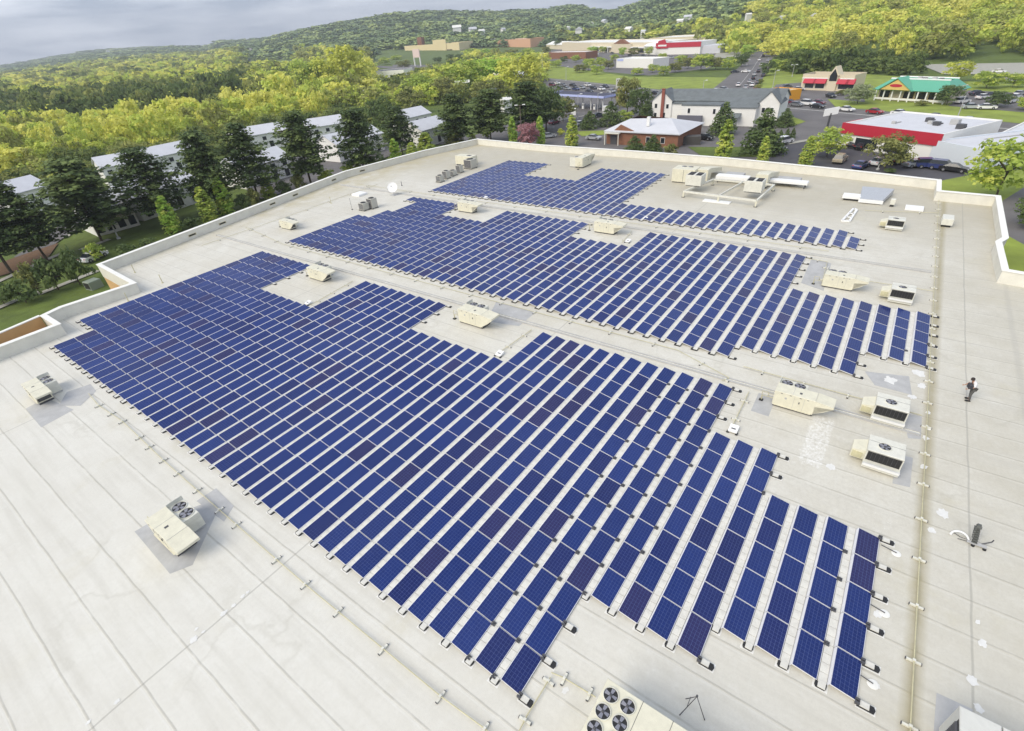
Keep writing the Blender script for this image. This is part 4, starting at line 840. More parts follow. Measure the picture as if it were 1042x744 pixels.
for fx, w in ((.17, 4.5), (.38, 4.5), (.82, 4.2), (.96, 3)):
    m = MB(); m.hexa([(fx*L_-w/2, -1.3, 2.5), (fx*L_+w/2, -1.3, 2.5), (fx*L_+w/2, -.06, 2.7), (fx*L_-w/2, -.06, 2.7), (fx*L_-w/2, -1.3, 2.6), (fx*L_+w/2, -1.3, 2.6), (fx*L_+w/2, -.06, 4.2), (fx*L_-w/2, -.06, 4.2)]); m.build('awning', REDM, t)
    windows(t, L_, [(fx, .8, w*.75, 1.6)])
m = MB(); m.box(0, -.2, 4.0, L_*.52, -.003, 4.3); m.box(L_*.74, -.2, 4.0, L_, -.003, 4.3); m.build('cornice', WHITEP, t)
# green roofed restaurant
t, L_, a = frame_at('green_roof_restaurant', (888, 102), (960, 106.5), label='restaurant with bright green skirt roof, yellow gable and white porch posts', cat='restaurant')
m = MB(); m.box(0, 2.2, -.1, L_, 12, 4.2); m.build('wall', CREAMW, t)
m = MB(); D = 12
for p in ([(-.8, -.4, 3.3), (L_+.8, -.4, 3.3), (L_-2.2, 4.2, 6.0), (2.2, 4.2, 6.0)], [(L_+.8, -.4, 3.3), (L_+.8, D+.6, 3.3), (L_-2.2, D-3, 6.0), (L_-2.2, 4.2, 6.0)], [(-.8, D+.6, 3.3), (-.8, -.4, 3.3), (2.2, 4.2, 6.0), (2.2, D-3, 6.0)], [(L_+.8, D+.6, 3.3), (-.8, D+.6, 3.3), (2.2, D-3, 6.0), (L_-2.2, D-3, 6.0)]): m.poly(p)
o = m.build('roof', TEAL, t); o.modifiers.new('s', 'SOLIDIFY').thickness = .15
m = MB(); m.box(2.2, 4.2, 5.2, L_-2.2, D-3, 5.6); m.box(1.9, 3.9, 5.9, L_-1.9, 4.15, 6.3); m.box(1.9, D-2.95, 5.9, L_-1.9, D-2.7, 6.3); m.build('flat_roof', WHITEP, t)
gx = L_*.30; m = MB(); m.hexa([(gx-4.6, -.9, 3.4), (gx+4.6, -.9, 3.4), (gx+4.6, -.5, 3.4), (gx-4.6, -.5, 3.4), (gx-.1, -.9, 6.3), (gx+.1, -.9, 6.3), (gx+.1, -.5, 6.3), (gx-.1, -.5, 6.3)]); m.build('gable', YEL, t)
m = MB()
for s in (-1, 1): m.hexa([(gx+s*5.2, -1.2, 3.1), (gx+s*5.2, 5, 3.1), (gx, 5, 6.6), (gx, -1.2, 6.6), (gx+s*5.2, -1.2, 3.35), (gx+s*5.2, 5, 3.35), (gx, 5, 6.85), (gx, -1.2, 6.85)])
m.build('gable_roof', TEAL, t); m = MB(); pts = [(gx+1.9*math.cos(a), 4.6+.45*math.sin(a)) for a in np.linspace(0, 2*PI, 14)[:-1]]
m.poly([(x, -.93, z) for x, z in pts][::-1]); m.build('sign_face', REDM, t)
for k in range(9): x = .4+k*(L_-.8)/8; m = MB(); m.box(x-.16, -.1, 0, x+.16, .2, 3.3); m.build('porch_post', WHITEP, t)
m = MB(); m.box(0, -.05, .5, L_, .02, 1.0); m.build('railing', WHITEP, t); windows(t, L_, [(.1, .8, 3, 1.9), (.45, .8, 3, 1.9), (.62, .8, 3, 1.9), (.8, .8, 3, 1.9)], 2.17, YEL)
for k, fx in enumerate((.25, .4, .5, .6, .72)): m = MB(); m.bbox(fx*L_, 5.2+k % 2*1.5, 5.6, fx*L_+1.1, 6.2+k % 2*1.5, 6.4, .05); m.build('roof_unit', PATCH if k % 2 else DGREY, t)
# orange kiosk
t, L_, a = flat('orange_kiosk', (777, 101.5), (800, 103.5), 7, 3.2, 'low orange yellow kiosk beside the white hall gable', 'kiosk', ORNG, mat('sand_roof', (.55, .42, .22), .8), ph=.2)
# strip mall and its neighbours
t, L_, a = flat('shopping_plaza', (572, 52), (668, 55), 40, 8, 'long white shopping plaza with brick centre gable across the road', 'shopping plaza', CREAMW, STONE, ph=.5)
m = MB(); m.box(L_*.62, -2.5, 0, L_*.8, -.01, 7.5); m.hexa([(L_*.64, -2.6, 7.5), (L_*.78, -2.6, 7.5), (L_*.78, 0, 7.5), (L_*.64, 0, 7.5), (L_*.70, -2.6, 11), (L_*.72, -2.6, 11), (L_*.72, 0, 11), (L_*.70, 0, 11)], 1); m.build('entrance_gable', [CREAMW, BRICK], t)
for k in range(9): m = MB(); x = L_*(.40+.045*k); m.box(x-.4, -2.4, 0, x+.4, -1.8, 4.4); m.build('column', WHITEP, t)
m = MB(); m.box(L_*.38, -2.5, 4.4, L_*.62, -.01, 5.2); m.box(L_*.8, -2.5, 4.4, L_, -.01, 5.2); m.build('colonnade_roof', WHITEP, t); windows(t, L_, [(.45, .5, 9, 3), (.55, .5, 9, 3), (.71, .5, 9, 3), (.88, .5, 12, 3)], -.05)
flat('shopping_plaza', (660, 49), (724, 47), 40, 8, 'plain white rear block of the plaza behind the red topped store', 'shopping plaza', CREAMW, STONE, ph=.5)
gable('white_store', (556, 50), (588, 51), 20, 5, 8, 'white roofed store at the left end of the plaza', 'store', CREAMW, STONE)
gable('white_store', (655, 55), (668, 56), 16, 6, 10, 'steep white roofed building touching the red topped store', 'store', WHITEW, WHITEP)
t, L_, a = flat('red_top_store', (667, 56), (712, 55), 24, 8, 'white store with wide bright red top band and raised sign', 'store', WHITEW, PALER, REDM, 3.0, ph=.4)
m = MB(); m.hexa([(1, -.8, 4.6), (12, -.8, 4.6), (12, -.35, 4.6), (1, -.35, 4.6), (2.5, -.8, 10), (8.5, -.8, 11), (8.5, -.35, 11), (2.5, -.35, 10)]); m.build('sign_face', REDM, t); m = MB(); m.box(2.5, -.86, 6, 10.5, -.81, 7.2); m.build('sign_lettering', WHITEP, t)
m = MB(); m.box(L_+.01, 2, -.1, L_+16, 22, 5.5); m.build('grey_wing', PALER, t)
flat('brick_shop', (556, 60), (596, 60), 14, 5, 'low brick shop with white roof in the plaza lot', 'shop', BRICK, STONE, ph=.3)
t, L_, a = flat('white_shop', (627, 69), (664, 70), 14, 5, 'small white shop with blue sign between plaza and grass bank', 'shop', WHITEW, STONE, ph=.4); m = MB(); m.box(1, -.2, 4, 7, -.05, 5.2); m.build('sign_face', BLUEM, t)
t, L_, a = flat('yellow_mall', (413, 57.5), (468, 54.5), 35, -47, 'yellow stucco mall with dark arched openings on the far left', 'shopping centre', YELM, DARKROOF, ph=1)
for fx, w in ((.18, 10), (.5, 12), (.82, 12)): m = MB(); m.box(fx*L_-w/2, -.3, 0, fx*L_+w/2, -.05, 6); m.build('archway', DARKROOF, t)
m = MB(); m.box(L_*.22, 5, 9, L_*.3, 12, 24); m.build('tower', BRICK, t); m = MB(); m.box(L_*.55, -1, 0, L_*.78, -.01, 19); m.build('front_block', YELM, t)
flat('brown_shops', (386, 56), (412, 56), 25, -49, 'low brown roofed shops left of the yellow mall', 'shops', CREAMW, DARKROOF, ph=.5)
t = empty('pylon_sign', G(425.5, 67.5), math.atan2(G(431, 67)[1]-G(421, 67.2)[1], G(431, 67)[0]-G(421, 67.2)[0]), label='white pylon sign on two posts before the yellow mall', cat='sign')
for s in (-1, 1): m = MB(); m.box(s*5-.5, -.4, 0, s*5+.5, .4, 14); m.build('post', WHITEP, t)
m = MB(); m.box(-5.6, -.5, 8, 5.6, .5, 15.5); m.build('sign_face', mat('pale_pink_sign', (.72, .58, .52), .7), t)
flat('white_warehouse', (380, 81), (412, 79), 18, 5.5, 'white warehouse with dark roof behind the tall yellow-green tree', 'warehouse', WHITEW, NAVY, ph=.2); flat('white_warehouse', (462, 84), (530, 80), 10, 3.2, 'low pale buildings behind the row of pines, middle', 'warehouse', CREAMW, STONE, ph=.2)
flat('office_block', (258, 64), (272, 63), 26, -49, 'small grey office block in the woods, lower left half', 'office', mat('grey_office_wall', (.42, .42, .44), .8), PALER, ph=.5, wins=[(.3, 3, 6, 2), (.7, 3, 6, 2), (.3, 7, 6, 2), (.7, 7, 6, 2)]); flat('office_block', (270, 62.5), (290, 62), 26, -51, 'small dark office block in the woods, right half', 'office', DARKROOF, PALER, ph=.5)
gable('tan_shop', (490, 50), (500, 50), 20, -44, 6, 'small grey roofed building with a cream turret by the far hill', 'building', CREAMW, PALER); flat('orange_shops', (505, 51), (540, 50), 25, -41, 'salmon shops with grey roofs right of the turret building', 'shops', mat('salmon_stucco', (.62, .36, .22), .85), PALER, ph=.6)
# townhouses among the pines
tw = 0
for (A, B, lab) in [((100, 241), (143, 229), 'nearest white townhouse behind the leaning pine at left'), ((147, 225), (208, 204), 'long white townhouse row with wall air conditioners behind left pines'), ((252, 193), (300, 179), 'white townhouse half hidden under the middle pines'),
                    ((347, 166), (392, 153), 'white townhouse end wall showing right of the dark pines'), ((20, 212), (60, 200), 'pale roofed townhouse at the far left edge behind dark pine'), ((112, 181), (146, 174), 'pale roofed townhouse below the yellow-green woods'),
                    ((154, 172), (204, 160), 'long pale roofed townhouse against the woods'), ((244, 148), (300, 138), 'pale roofed townhouse behind the middle pines'), ((318, 137), (354, 131), 'pale roofed townhouse glimpsed between two dark pines'),
                    ((412, 128), (440, 121), 'white townhouse standing farther back right of the pines'), ((432, 142), (458, 134), 'white townhouse with gable wall facing the drive')]:
    ws = [(f, z, 1.3, h) for f in (.12, .36, .62, .87) for z, h in ((.5, 1.8), (3.1, 1.1))] if tw < 4 else [(f, 2.9, 1.2, 1.1) for f in (.2, .5, .8)]+[(f, .6, 1.4, 1.8) for f in (.2, .6)]
    sh = 0 if tw < 4 else 9; A = (A[0], A[1]+sh); B = (B[0], B[1]+sh)
    t, L_, a = gable('townhouse', A, B, 9.5, 4.9, 7.0, lab, 'townhouse', wins=ws, group='white townhouses among the pines'); tw += 1
    if tw <= 3:
        for f in (.15, .4, .66): m = MB(); m.box(f*L_-.4, -.4, 2.9, f*L_+.4, -.03, 3.4); m.build('air_conditioner', PATCH, t)
# scattered houses on the hills
def house_px(x, y, w, lab, k, g='small white houses on the wooded hills', up=6):
    r = 0; d = RM @ np.array([(x-521)/FPX, -(y-372)/FPX, -1.0]); s = 200.
    while s < 3900:
        q = CAM+d/np.linalg.norm(d[:2])*s
        if q[2] < terrain(q[0], q[1])+9: break
        s += 8
    q = CAM+d/np.linalg.norm(d[:2])*s; sc = s*w/FPX; t = empty('hill_house', (q[0], q[1], float(terrain(q[0], q[1]))+up), math.atan2(d[1], d[0])-PI/2+k*.3, label=lab, cat='house', group=g)
    m = MB(); m.box(-sc/2, -sc/3, -8, sc/2, sc/3, sc*.35); m.build('wall', WHITEW, t); m = MB(); m.hexa([(-sc*.55, -sc*.4, sc*.35), (sc*.55, -sc*.4, sc*.35), (sc*.55, sc*.4, sc*.35), (-sc*.55, sc*.4, sc*.35), (-sc*.55, -.1, sc*.6), (sc*.55, -.1, sc*.6), (sc*.55, .1, sc*.6), (-sc*.55, .1, sc*.6)]); m.build('roof', PALER if k % 2 else STONE, t)
HL = [(465, 30, 7, 'largest white house below the left hill crest'), (481, 31, 6, 'white house right of the largest one below the crest'), (490, 32, 5, 'white house at the right of the trio below the crest'), (512, 30, 4, 'lone tiny house just right of the trio'), (578, 28, 4, 'leftmost tiny house above the plaza roofs'), (589, 32, 8, 'broad pale house directly above the plaza roof'), (602, 24, 4, 'tiny house high above the plaza middle'), (615, 22, 5, 'pale roofed house in trees above the plaza middle'),
      (640, 30, 6, 'pale house right above the plaza rear block'), (655, 31, 4, 'small pale house above the red topped store'), (692, 21, 5, 'left white house of the hill pair near the bright trees'), (700, 18, 6, 'right white house of the hill pair near the bright trees'), (762, 14, 4, 'small white building near the top of the hill road'), (797, 17, 5, 'white house left above the bright woods'), (802, 10, 3, 'tiny white house highest above the bright woods'), (829, 15, 6, 'white house right above the bright woods'), (110, 53, 3, 'tiny pale house on the far blue hill'), (171, 81, 6, 'white house half buried in left woods')]
for k, (x, y, w, lab) in enumerate(HL): house_px(x, y, w, lab, k)
for k, (x, y, w, lab) in enumerate([(470, 80, 12, 'pale building glimpsed among trees left of the broad light green tree'), (499, 85, 10, 'pale building glimpsed among trees above the middle dark pines'), (514, 91, 9, 'pale building glimpsed among trees right above the dark pines'), (373, 86, 8, 'pale building glimpsed in the woods left of the white warehouse'), (528, 72, 12, 'pale building glimpsed left of the lot above the canopy'), (300, 81, 7, 'pale building glimpsed in the woods left of the tallest yellow-green tree'), (4, 122, 8, 'pale building glimpsed in the woods at the left edge')]): house_px(x, y, w, lab, k, 'pale buildings glimpsed among the middle trees', 4)

# ------------------------------------------------------------------ cars
CARP = bpy.data.materials.new('car_paint'); CARP.use_nodes = True; b = CARP.node_tree.nodes['Principled BSDF']; oi = CARP.node_tree.nodes.new('ShaderNodeObjectInfo'); CARP.node_tree.links.new(oi.outputs['Color'], b.inputs['Base Color']); b.inputs['Roughness'].default_value = .35; b.inputs['Coat Weight'].default_value = .5
TYRE = mat('tyre_rubber', (.02, .02, .02), .8); RIM = mat('wheel_rim', (.4, .4, .42), .3, .6); LAMPR = mat('tail_lamp_red', (.4, .01, .01), .3); LAMPW = mat('headlamp_glass', (.8, .8, .75), .15)
def make_car(name, prof, cab, W=1.8):
    """prof: lower body side outline (x,z); cab: (x0,x1,x2,x3,z0,z1) greenhouse"""
    t = empty(name); m = MB(); k = len(prof); n = len(m.v)
    for s, ins in ((-1, .06), (-1, 0), (1, 0), (1, .06)):
        for x, z in prof: m.v.append((x*(1-ins*.25), s*(W/2-ins), z))
    for q in range(3):
        for i in range(k): j = (i+1) % k; m.f.append((n+q*k+i, n+(q+1)*k+i, n+(q+1)*k+j, n+q*k+j)); m.mi.append(0)
    m.f.append(tuple(n+i for i in range(k))); m.mi.append(0); m.f.append(tuple(n+3*k+k-1-i for i in range(k))); m.mi.append(0)
    x0, x1, x2, x3, z0, z1 = cab; h = W/2
    m.hexa([(x1+.05, -h+.28, z1), (x2-.05, -h+.28, z1), (x2-.05, h-.28, z1), (x1+.05, h-.28, z1), (x1+.12, -h+.32, z1+.06), (x2-.12, -h+.32, z1+.06), (x2-.12, h-.32, z1+.06), (x1+.12, h-.32, z1+.06)]); m.build('body', CARP, t)
    m = MB(); m.hexa([(x0, -h+.10, z0), (x3, -h+.10, z0), (x3, h-.10, z0), (x0, h-.10, z0), (x1, -h+.26, z1), (x2, -h+.26, z1), (x2, h-.26, z1), (x1, h-.26, z1)]); m.build('glasshouse', GLASSD, t)
    L0, L1 = prof[0][0], max(p[0] for p in prof)
    for x in (L0*.64, L1*.62):
        for s in (-1, 1): m = MB(); m.tube((x, s*(h-.2), .33), (x, s*(h+.02), .33), .33, n=14); m.tube((x, s*(h+.02), .33), (x, s*(h+.03), .33), .19, n=10, m=1); m.build('wheel', [TYRE, RIM], t)
    for s in (-1, 1):
        m = MB(); m.box(L1-.06, s*h*.7-.2, .62, L1+.012, s*h*.7+.2, .78); m.build('headlight', LAMPW, t); m = MB(); m.box(L0-.012, s*h*.75-.16, .68, L0+.05, s*h*.75+.16, .88); m.build('taillight', LAMPR, t)
    return t
SED = make_car('parked_car', [(-2.25, .35), (-2.28, .7), (-2.2, .92), (-1.3, .97), (.75, .95), (1.9, .82), (2.25, .65), (2.28, .4), (1.9, .25), (-1.9, .25)], (-1.75, -1.0, .35, 1.15, .93, 1.38))
SUV = make_car('parked_van', [(-2.3, .4), (-2.35, .8), (-2.3, 1.05), (-1.3, 1.08), (.9, 1.06), (2.0, .98), (2.32, .8), (2.33, .45), (1.9, .3), (-1.9, .3)], (-2.22, -1.95, .45, 1.25, 1.03, 1.72), 1.9)
CC = {'white': (.78, .78, .78), 'silver': (.42, .44, .46), 'black': (.012, .012, .014), 'dark': (.035, .04, .06), 'red': (.35, .01, .02), 'maroon': (.14, .01, .03), 'tan': (.38, .33, .24), 'blue': (.03, .045, .16), 'grey': (.16, .165, .175)}
usedc = {}
def car(kind, x, y, hx, hy, col, lab, group=None):
    root = SED if kind == 's' else SUV; a = G(x, y); b_ = G(x+hx, y+hy); rz = math.atan2(b_[1]-a[1], b_[0]-a[0]); g = group or 'cars on the roads and lots'; loc = (a[0], a[1], ZG+.13)
    if kind not in usedc: usedc[kind] = 1; root.location = loc; root.rotation_euler = (0, 0, rz); root['label'] = lab; root['group'] = g; root['category'] = 'car'; t = root; KIDS.setdefault(root, [(c, kids(c)) for c in kids(root)])
    else: t = copy_tree(root, loc, rz, None, lab, g); t['category'] = 'car'
    NEWC.append((t, col))
NEWC = []
MR = (9, 1.0); UP = (8, -9)
PLZ = []
for k, (x, y) in enumerate([(600, 56), (607, 56), (641, 57), (648, 59.5), (655, 61.5), (648, 63), (641, 63.5), (602, 63), (609, 63), (616, 63), (683, 59.5), (690, 60), (699, 64), (706, 65)]):
    col = ('silver', 'white', 'dark', 'black', 'maroon')[k % 5]
    PLZ.append((x, y, col, '%s car in the plaza lot, %s counting from the left among its smaller cars' % (col, ORD[sorted(x_ for x_ in (600, 607, 641, 648, 655, 648.5, 641.5, 602, 609, 616, 683, 690, 699, 706)).index(x+(.5 if k in (5, 6) else 0))])))
for a_ in [('s', 604, 142.5, 10, .7, 'silver', 'silver sedan in front of the brick building entrance'), ('s', 558, 140.5, 8, -1, 'silver', 'pale sedan half hidden by the slim tree beside the pink tree'), ('s', 564, 126.5, 8, -2, 'maroon', 'maroon sedan above the pink blossom tree'),
    ('s', 609, 119.5, 7, -1, 'dark', 'dark pickup sized car beside the white box trailer'), ('s', 620.5, 98.5, 8, -4, 'white', 'white sedan parked right of the canopy end'), ('s', 612, 92, 9, 1, 'white', 'white sedan just above the right end of the canopy'), ('s', 622, 94.5, 9, 1, 'silver', 'silver sedan nearest the light pole above the canopy'),
    ('s', 598, 88, 9, 1, 'white', 'white car in the middle of the lot above the canopy'), ('s', 592, 90.5, 9, 1, 'silver', 'silver car in the middle of the lot above the canopy'), ('s', 604, 91, 9, 1, 'black', 'black car in the middle of the lot above the canopy'), ('s', 583, 88, 9, 1, 'black', 'black car left of middle in the lot above the canopy'), ('s', 573, 88, 9, 1, 'grey', 'grey car at left in the lot above the canopy'),
    ('s', 567, 86, 9, 1, 'white', 'white car at the left end of the lot above the canopy'), ('v', 562, 88, 9, 1, 'maroon', 'dark maroon van at the left end of the lot above the canopy'), ('s', 667, 96.5, 9, 1, 'black', 'black sedan on the road behind the white hall'),
    ('s', 717.5, 142.5, 8, 1, 'black', 'black sedan parked below the white hall'), ('s', 728.5, 94.2, 8, .5, 'white', 'left white car waiting at the foot of the hill road'), ('s', 736, 92.5, 8, .5, 'silver', 'second car waiting at the foot of the hill road'), ('s', 758.5, 96, 3, -9, 'silver', 'silver car lowest in the hill road queue'), ('s', 758.5, 90.5, 3, -9, 'silver', 'silver car second lowest in the hill road queue'),
    ('s', 762.5, 84.5, 3, -9, 'silver', 'silver car midway in the hill road queue'), ('s', 766, 81, 3, -9, 'black', 'black car midway up the hill road'), ('s', 768.5, 91.5, 3, -9, 'maroon', 'dark maroon car on the right lane of the hill road foot'), ('s', 771, 85, 3, -9, 'grey', 'grey car on the right lane midway up'), ('s', 747.5, 74.5, 8, -.5, 'dark', 'dark car turning in from the left on the hill road'), ('s', 759, 74, 8, 0, 'white', 'white car crossing the hill road'),
    ('s', 771.5, 73.8, 3, -6, 'black', 'black car above the queue on the hill road'), ('s', 778.5, 70, 3, -7, 'grey', 'grey car on the right side high up the hill road'), ('s', 772.5, 62, 3, -7, 'white', 'white car in the left lane high up the hill road'), ('s', 781.5, 62.5, 2, -7, 'silver', 'silver car in the right lane high up the hill road'), ('s', 781, 54.5, 1, -6, 'black', 'highest black car near the bend of the hill road'),
    ('s', 793, 106.5, 9, .8, 'dark', 'dark car on the main road beside the orange kiosk'), ('s', 803, 106, 9, .8, 'maroon', 'maroon car on the main road beneath the orange kiosk end'), ('s', 810, 108.5, 9, .8, 'grey', 'grey car on the main road left of the white pickup'), ('v', 821.5, 107.5, 9, .8, 'white', 'long white vehicle on the main road at the junction'), ('s', 832.5, 106.5, 9, .8, 'maroon', 'small maroon car right of the long white vehicle'), ('s', 831.5, 110.5, 9, .8, 'black', 'black car under the maroon one on the main road'),
    ('s', 861, 113.5, 9, .9, 'white', 'white car on the main road left of the red car'), ('s', 889.5, 116, 9, .9, 'red', 'bright red car on the main road behind the store'), ('s', 915, 117.5, 9, .9, 'white', 'white car on the main road right of the red car'), ('s', 951, 121.5, 9, .9, 'black', 'black car on the main road behind the store roof units'),
    ('v', 798, 146.5, 8, -2, 'white', 'white van at the left of the store car park'), ('s', 789, 153.5, 8, 1, 'black', 'black sedan at the lower left of the store car park'), ('s', 790.5, 147, 8, 1, 'grey', 'grey car behind the black sedan at the left of the store park'), ('s', 792, 127.5, 8, .5, 'silver', 'silver car beside the right gable of the white hall'),
    ('s', 860, 148, 9, -3, 'white', 'white car in front of the red fascia at left'), ('s', 869, 150, 9, -3, 'black', 'black car in front of the red fascia next to the white one'), ('s', 877, 152, 9, -3, 'black', 'second black car in front of the red fascia, nearest the tree'), ('v', 854, 165.5, 8, -6, 'tan', 'tan sport utility standing alone in the store car park'), ('s', 875, 171.5, 8, -4, 'blue', 'blue car half hidden behind the warehouse parapet'),
    ('s', 915.5, 167, 8, -1, 'black', 'black sedan parked by the end of the red store'), ('v', 944, 171, 9, 0, 'blue', 'large dark blue vehicle beside the white annex wall, left'), ('v', 958, 173, 9, 1, 'blue', 'large dark blue vehicle beside the white annex wall, right'), ('s', 969.5, 175, 9, 1, 'black', 'black car right of the blue vehicles by the annex'),
    ('s', 812, 92.5, 8, -.5, 'white', 'white car beside the left end of the cream restaurant'), ('s', 845, 99.5, 8, 2, 'black', 'dark car before the cream restaurant planting'), ('v', 978, 105.5, 8, -1, 'white', 'white van at the right end of the green roofed restaurant'), ('s', 988, 111, 8, 0, 'silver', 'silver car right of the small round tree by the restaurant'), ('s', 1003, 111.5, 8, 0, 'white', 'white car low in the right hand restaurant lot'), ('s', 993, 97, 8, -1, 'dark', 'dark car high in the right hand restaurant lot'), ('s', 1028, 105, 8, -2, 'white', 'lower white car of the right edge row'), ('s', 1032, 101, 8, -2, 'white', 'upper white car of the right edge row'), ('s', 1036, 97.5, 8, -2, 'silver', 'silver car topmost of the right edge row'), ('s', 1016, 74.5, 8, 0, 'white', 'white car near the wood edge at far right'), ('s', 1026, 83, 8, 0, 'silver', 'silver car between trees at far right'),
    ('s', 570, 91, 9, 1, 'dark', 'dark car in the lower row of the lot above the canopy, far left'), ('s', 600, 94.5, 9, 1, 'dark', 'dark car just above the canopy middle'), ('s', 628, 99, 8, -3, 'maroon', 'maroon car beside the slim cream pylon sign'), ('s', 616, 89.5, 9, 1, 'dark', 'dark car above the white one at the canopy right end'), ('s', 640, 94.5, 9, 1, 'black', 'black car behind the tall thin leaved tree'), ('s', 700, 145, 8, 1, 'grey', 'grey car parked beside the dark slatted enclosure'), ('s', 590, 128, 8, -2, 'white', 'white car crossing below the station forecourt'), ('s', 640, 131, 7, -3, 'silver', 'silver car behind the brick building left end'), ('s', 820, 160, 8, -5, 'dark', 'dark car by the leaning slim column tree'), ('s', 835, 146, 9, -3, 'silver', 'silver car before the round car park tree'), ('s', 930, 170, 8, -1, 'silver', 'silver car between black sedan and blue vehicles'), ('s', 893, 168, 8, -3, 'white', 'white car under the bushy olive brown tree'), ('s', 1000, 101, 8, -1, 'white', 'white car in the middle of the right hand restaurant lot'), ('s', 1009, 99, 8, -1, 'black', 'black car in the middle of the right hand restaurant lot'), ('s', 800, 90, 8, -1, 'grey', 'grey car in the lot left of the cream restaurant'), ('s', 806, 98, 8, -1, 'maroon', 'maroon car in the lot right of the orange kiosk'),
    ('s', 765, 88, 3, -9, 'white', 'white car beside the silver ones on the hill road'), ('s', 755, 94, 3, -9, 'black', 'black car left of the lowest silver one on the hill road'), ('s', 767.5, 77, 3, -7, 'silver', 'silver car left of the black one above the queue'), ('s', 774.5, 67, 3, -7, 'white', 'white car in the middle of the upper hill road'), ('s', 776.5, 78, 3, -7, 'dark', 'dark car in the right lane halfway up the hill road'), ('s', 751, 88, 3, -9, 'white', 'white car in the leftmost lane low on the hill road'), ('s', 776.5, 58, 2, -7, 'dark', 'dark car below the bend of the hill road'), ('s', 745, 99, 9, 1, 'silver', 'silver car on the main road at the junction left side'), ('s', 645, 90, 9, .9, 'white', 'white car on the main road behind the tall thin tree'), ('s', 680, 94.5, 9, .9, 'maroon', 'maroon car on the main road behind the hall ridge'), ('s', 985, 125.5, 9, .9, 'silver', 'silver car on the main road near the right edge'), ('s', 586, 92, 9, 1, 'blue', 'blue car second row in the lot above the canopy'), ('s', 577, 91.5, 9, 1, 'silver', 'silver car lower left in the lot above the canopy'), ('s', 632, 96, 9, 1, 'grey', 'grey car right of the canopy beside the tall trees'),
    ('s', 97, 264.5, 9, -4, 'white', 'white car partly hidden beyond the parapet corner'), ('s', 610, 53, 8, .2, 'dark', 'leftmost dark car before the plaza columns'), ('s', 618, 53.4, 8, .2, 'silver', 'silver car before the plaza columns'), ('s', 623, 54.8, 8, .2, 'black', 'black car before the plaza columns, lower row'), ('s', 630, 54, 8, .2, 'dark', 'rightmost dark car before the plaza columns'), ('s', 594, 51.5, 8, .2, 'dark', 'dark car left of the plaza columns'),
    ('s', 696, 67, 8, .2, 'black', 'black car in the small lot below the red topped store'), ('s', 691, 68, 8, .2, 'dark', 'dark car left of the black one below the red topped store'), ('v', 655, 58, 8, .2, 'dark', 'dark van left of the red topped store'), ('s', 703, 61, 8, 0, 'silver', 'silver car between trees right of the red topped store'), ('s', 441, 68.5, 6, .2, 'blue', 'tiny blue car on the mall road')]+[('s', x, y, 8, .1, col, lab) for x, y, col, lab in PLZ]:
    car(*a_)
bpy.context.view_layer.update()
for t, col in NEWC:
    for c in bpy.data.objects:
        if c.parent == t and c.name.startswith('body'): c.color = (*CC[col], 1)

# ------------------------------------------------------------------ poles, lamps and signs
def pole_px(x, y, ytop, lab, arm=1, name='street_lamp', two=False, r=.11, mt=None):
    q = G(x, y); h = top_z(q[0], q[1], ZG, ytop)-ZG; t = empty(name, q, YAW, label=lab, cat='lamp post' if name == 'street_lamp' else 'utility pole'); m = MB(); m.tube((0, 0, 0), (0, 0, h), r*1.3, r*.7, 8); m.lathe((0, 0, 0), [(r*3, 0), (r*3, .3), (r*1.3, .35)], 10); m.build('pole', mt or PATCH, t)
    for s in ((-1, 1) if two else (arm,)):
        if not s: continue
        m = MB(); m.tube((0, 0, h-.1), (s*1.1, 0, h+.05), .06); m.build('arm', mt or PATCH, t); m = MB(); m.hexa([(s*1.1-.45, -.2, h-.02), (s*1.1+.45, -.2, h-.02), (s*1.1+.45, .2, h-.02), (s*1.1-.45, .2, h-.02), (s*1.1-.4, -.15, h+.16), (s*1.1+.4, -.15, h+.16), (s*1.1+.4, .15, h+.16), (s*1.1-.4, .15, h+.16)]); m.build('lamp_head', WHITEP, t)
    return t
WOODP = mat('weathered_pole', (.16, .13, .10), .9, noise=.2)
for a_ in [(121, 243, 203, 'bright leaning lamp post nearest the left parapet', -1), (367, 176, 144, 'pale lamp post in front of the middle pines', -1), (492, 140, 108, 'thin lamp post left of the pink blossom tree', 1), (588, 121, 96, 'lamp post under the left of the station canopy', 1), (608, 119, 95, 'lamp post at the right of the station canopy', 1), (552, 74, 54, 'white double lamp post on the far grass bank', 2), (576, 82, 68, 'thin lamp post on the road before the canopy', 1),
           (715, 94, 82, 'thin lamp post on the verge above the white hall roof', 1), (786, 90, 72, 'thin lamp post at the foot of the hill road', 1), (893, 173, 167, 'low white headed lamp post above the far parapet', 1), (971, 128, 97, 'tall pale leaning mast behind the store roof', 0), (806, 78, 66, 'white double lamp post left of the cream restaurant', 2), (327, 108, 92, 'bare pale mast in the woods left of the warehouse', 0), (760, 66, 61, 'low lamp post on the kerb of the hill road', 1)]:
    pole_px(a_[0], a_[1], a_[2], a_[3], a_[4] if a_[4] != 2 else 1, two=a_[4] == 2)
t = pole_px(531, 145, 107, 'wooden utility pole with white lamps beside the pink blossom tree', 1, 'utility_pole', True, .15, WOODP)
t = pole_px(653, 140, 120, 'pale stubby pole in front of the brick building roof', 0, 'utility_pole'); t = pole_px(738, 156, 114, 'thin pole between the dark conifer and the white hall', 0, 'utility_pole', mt=WOODP)
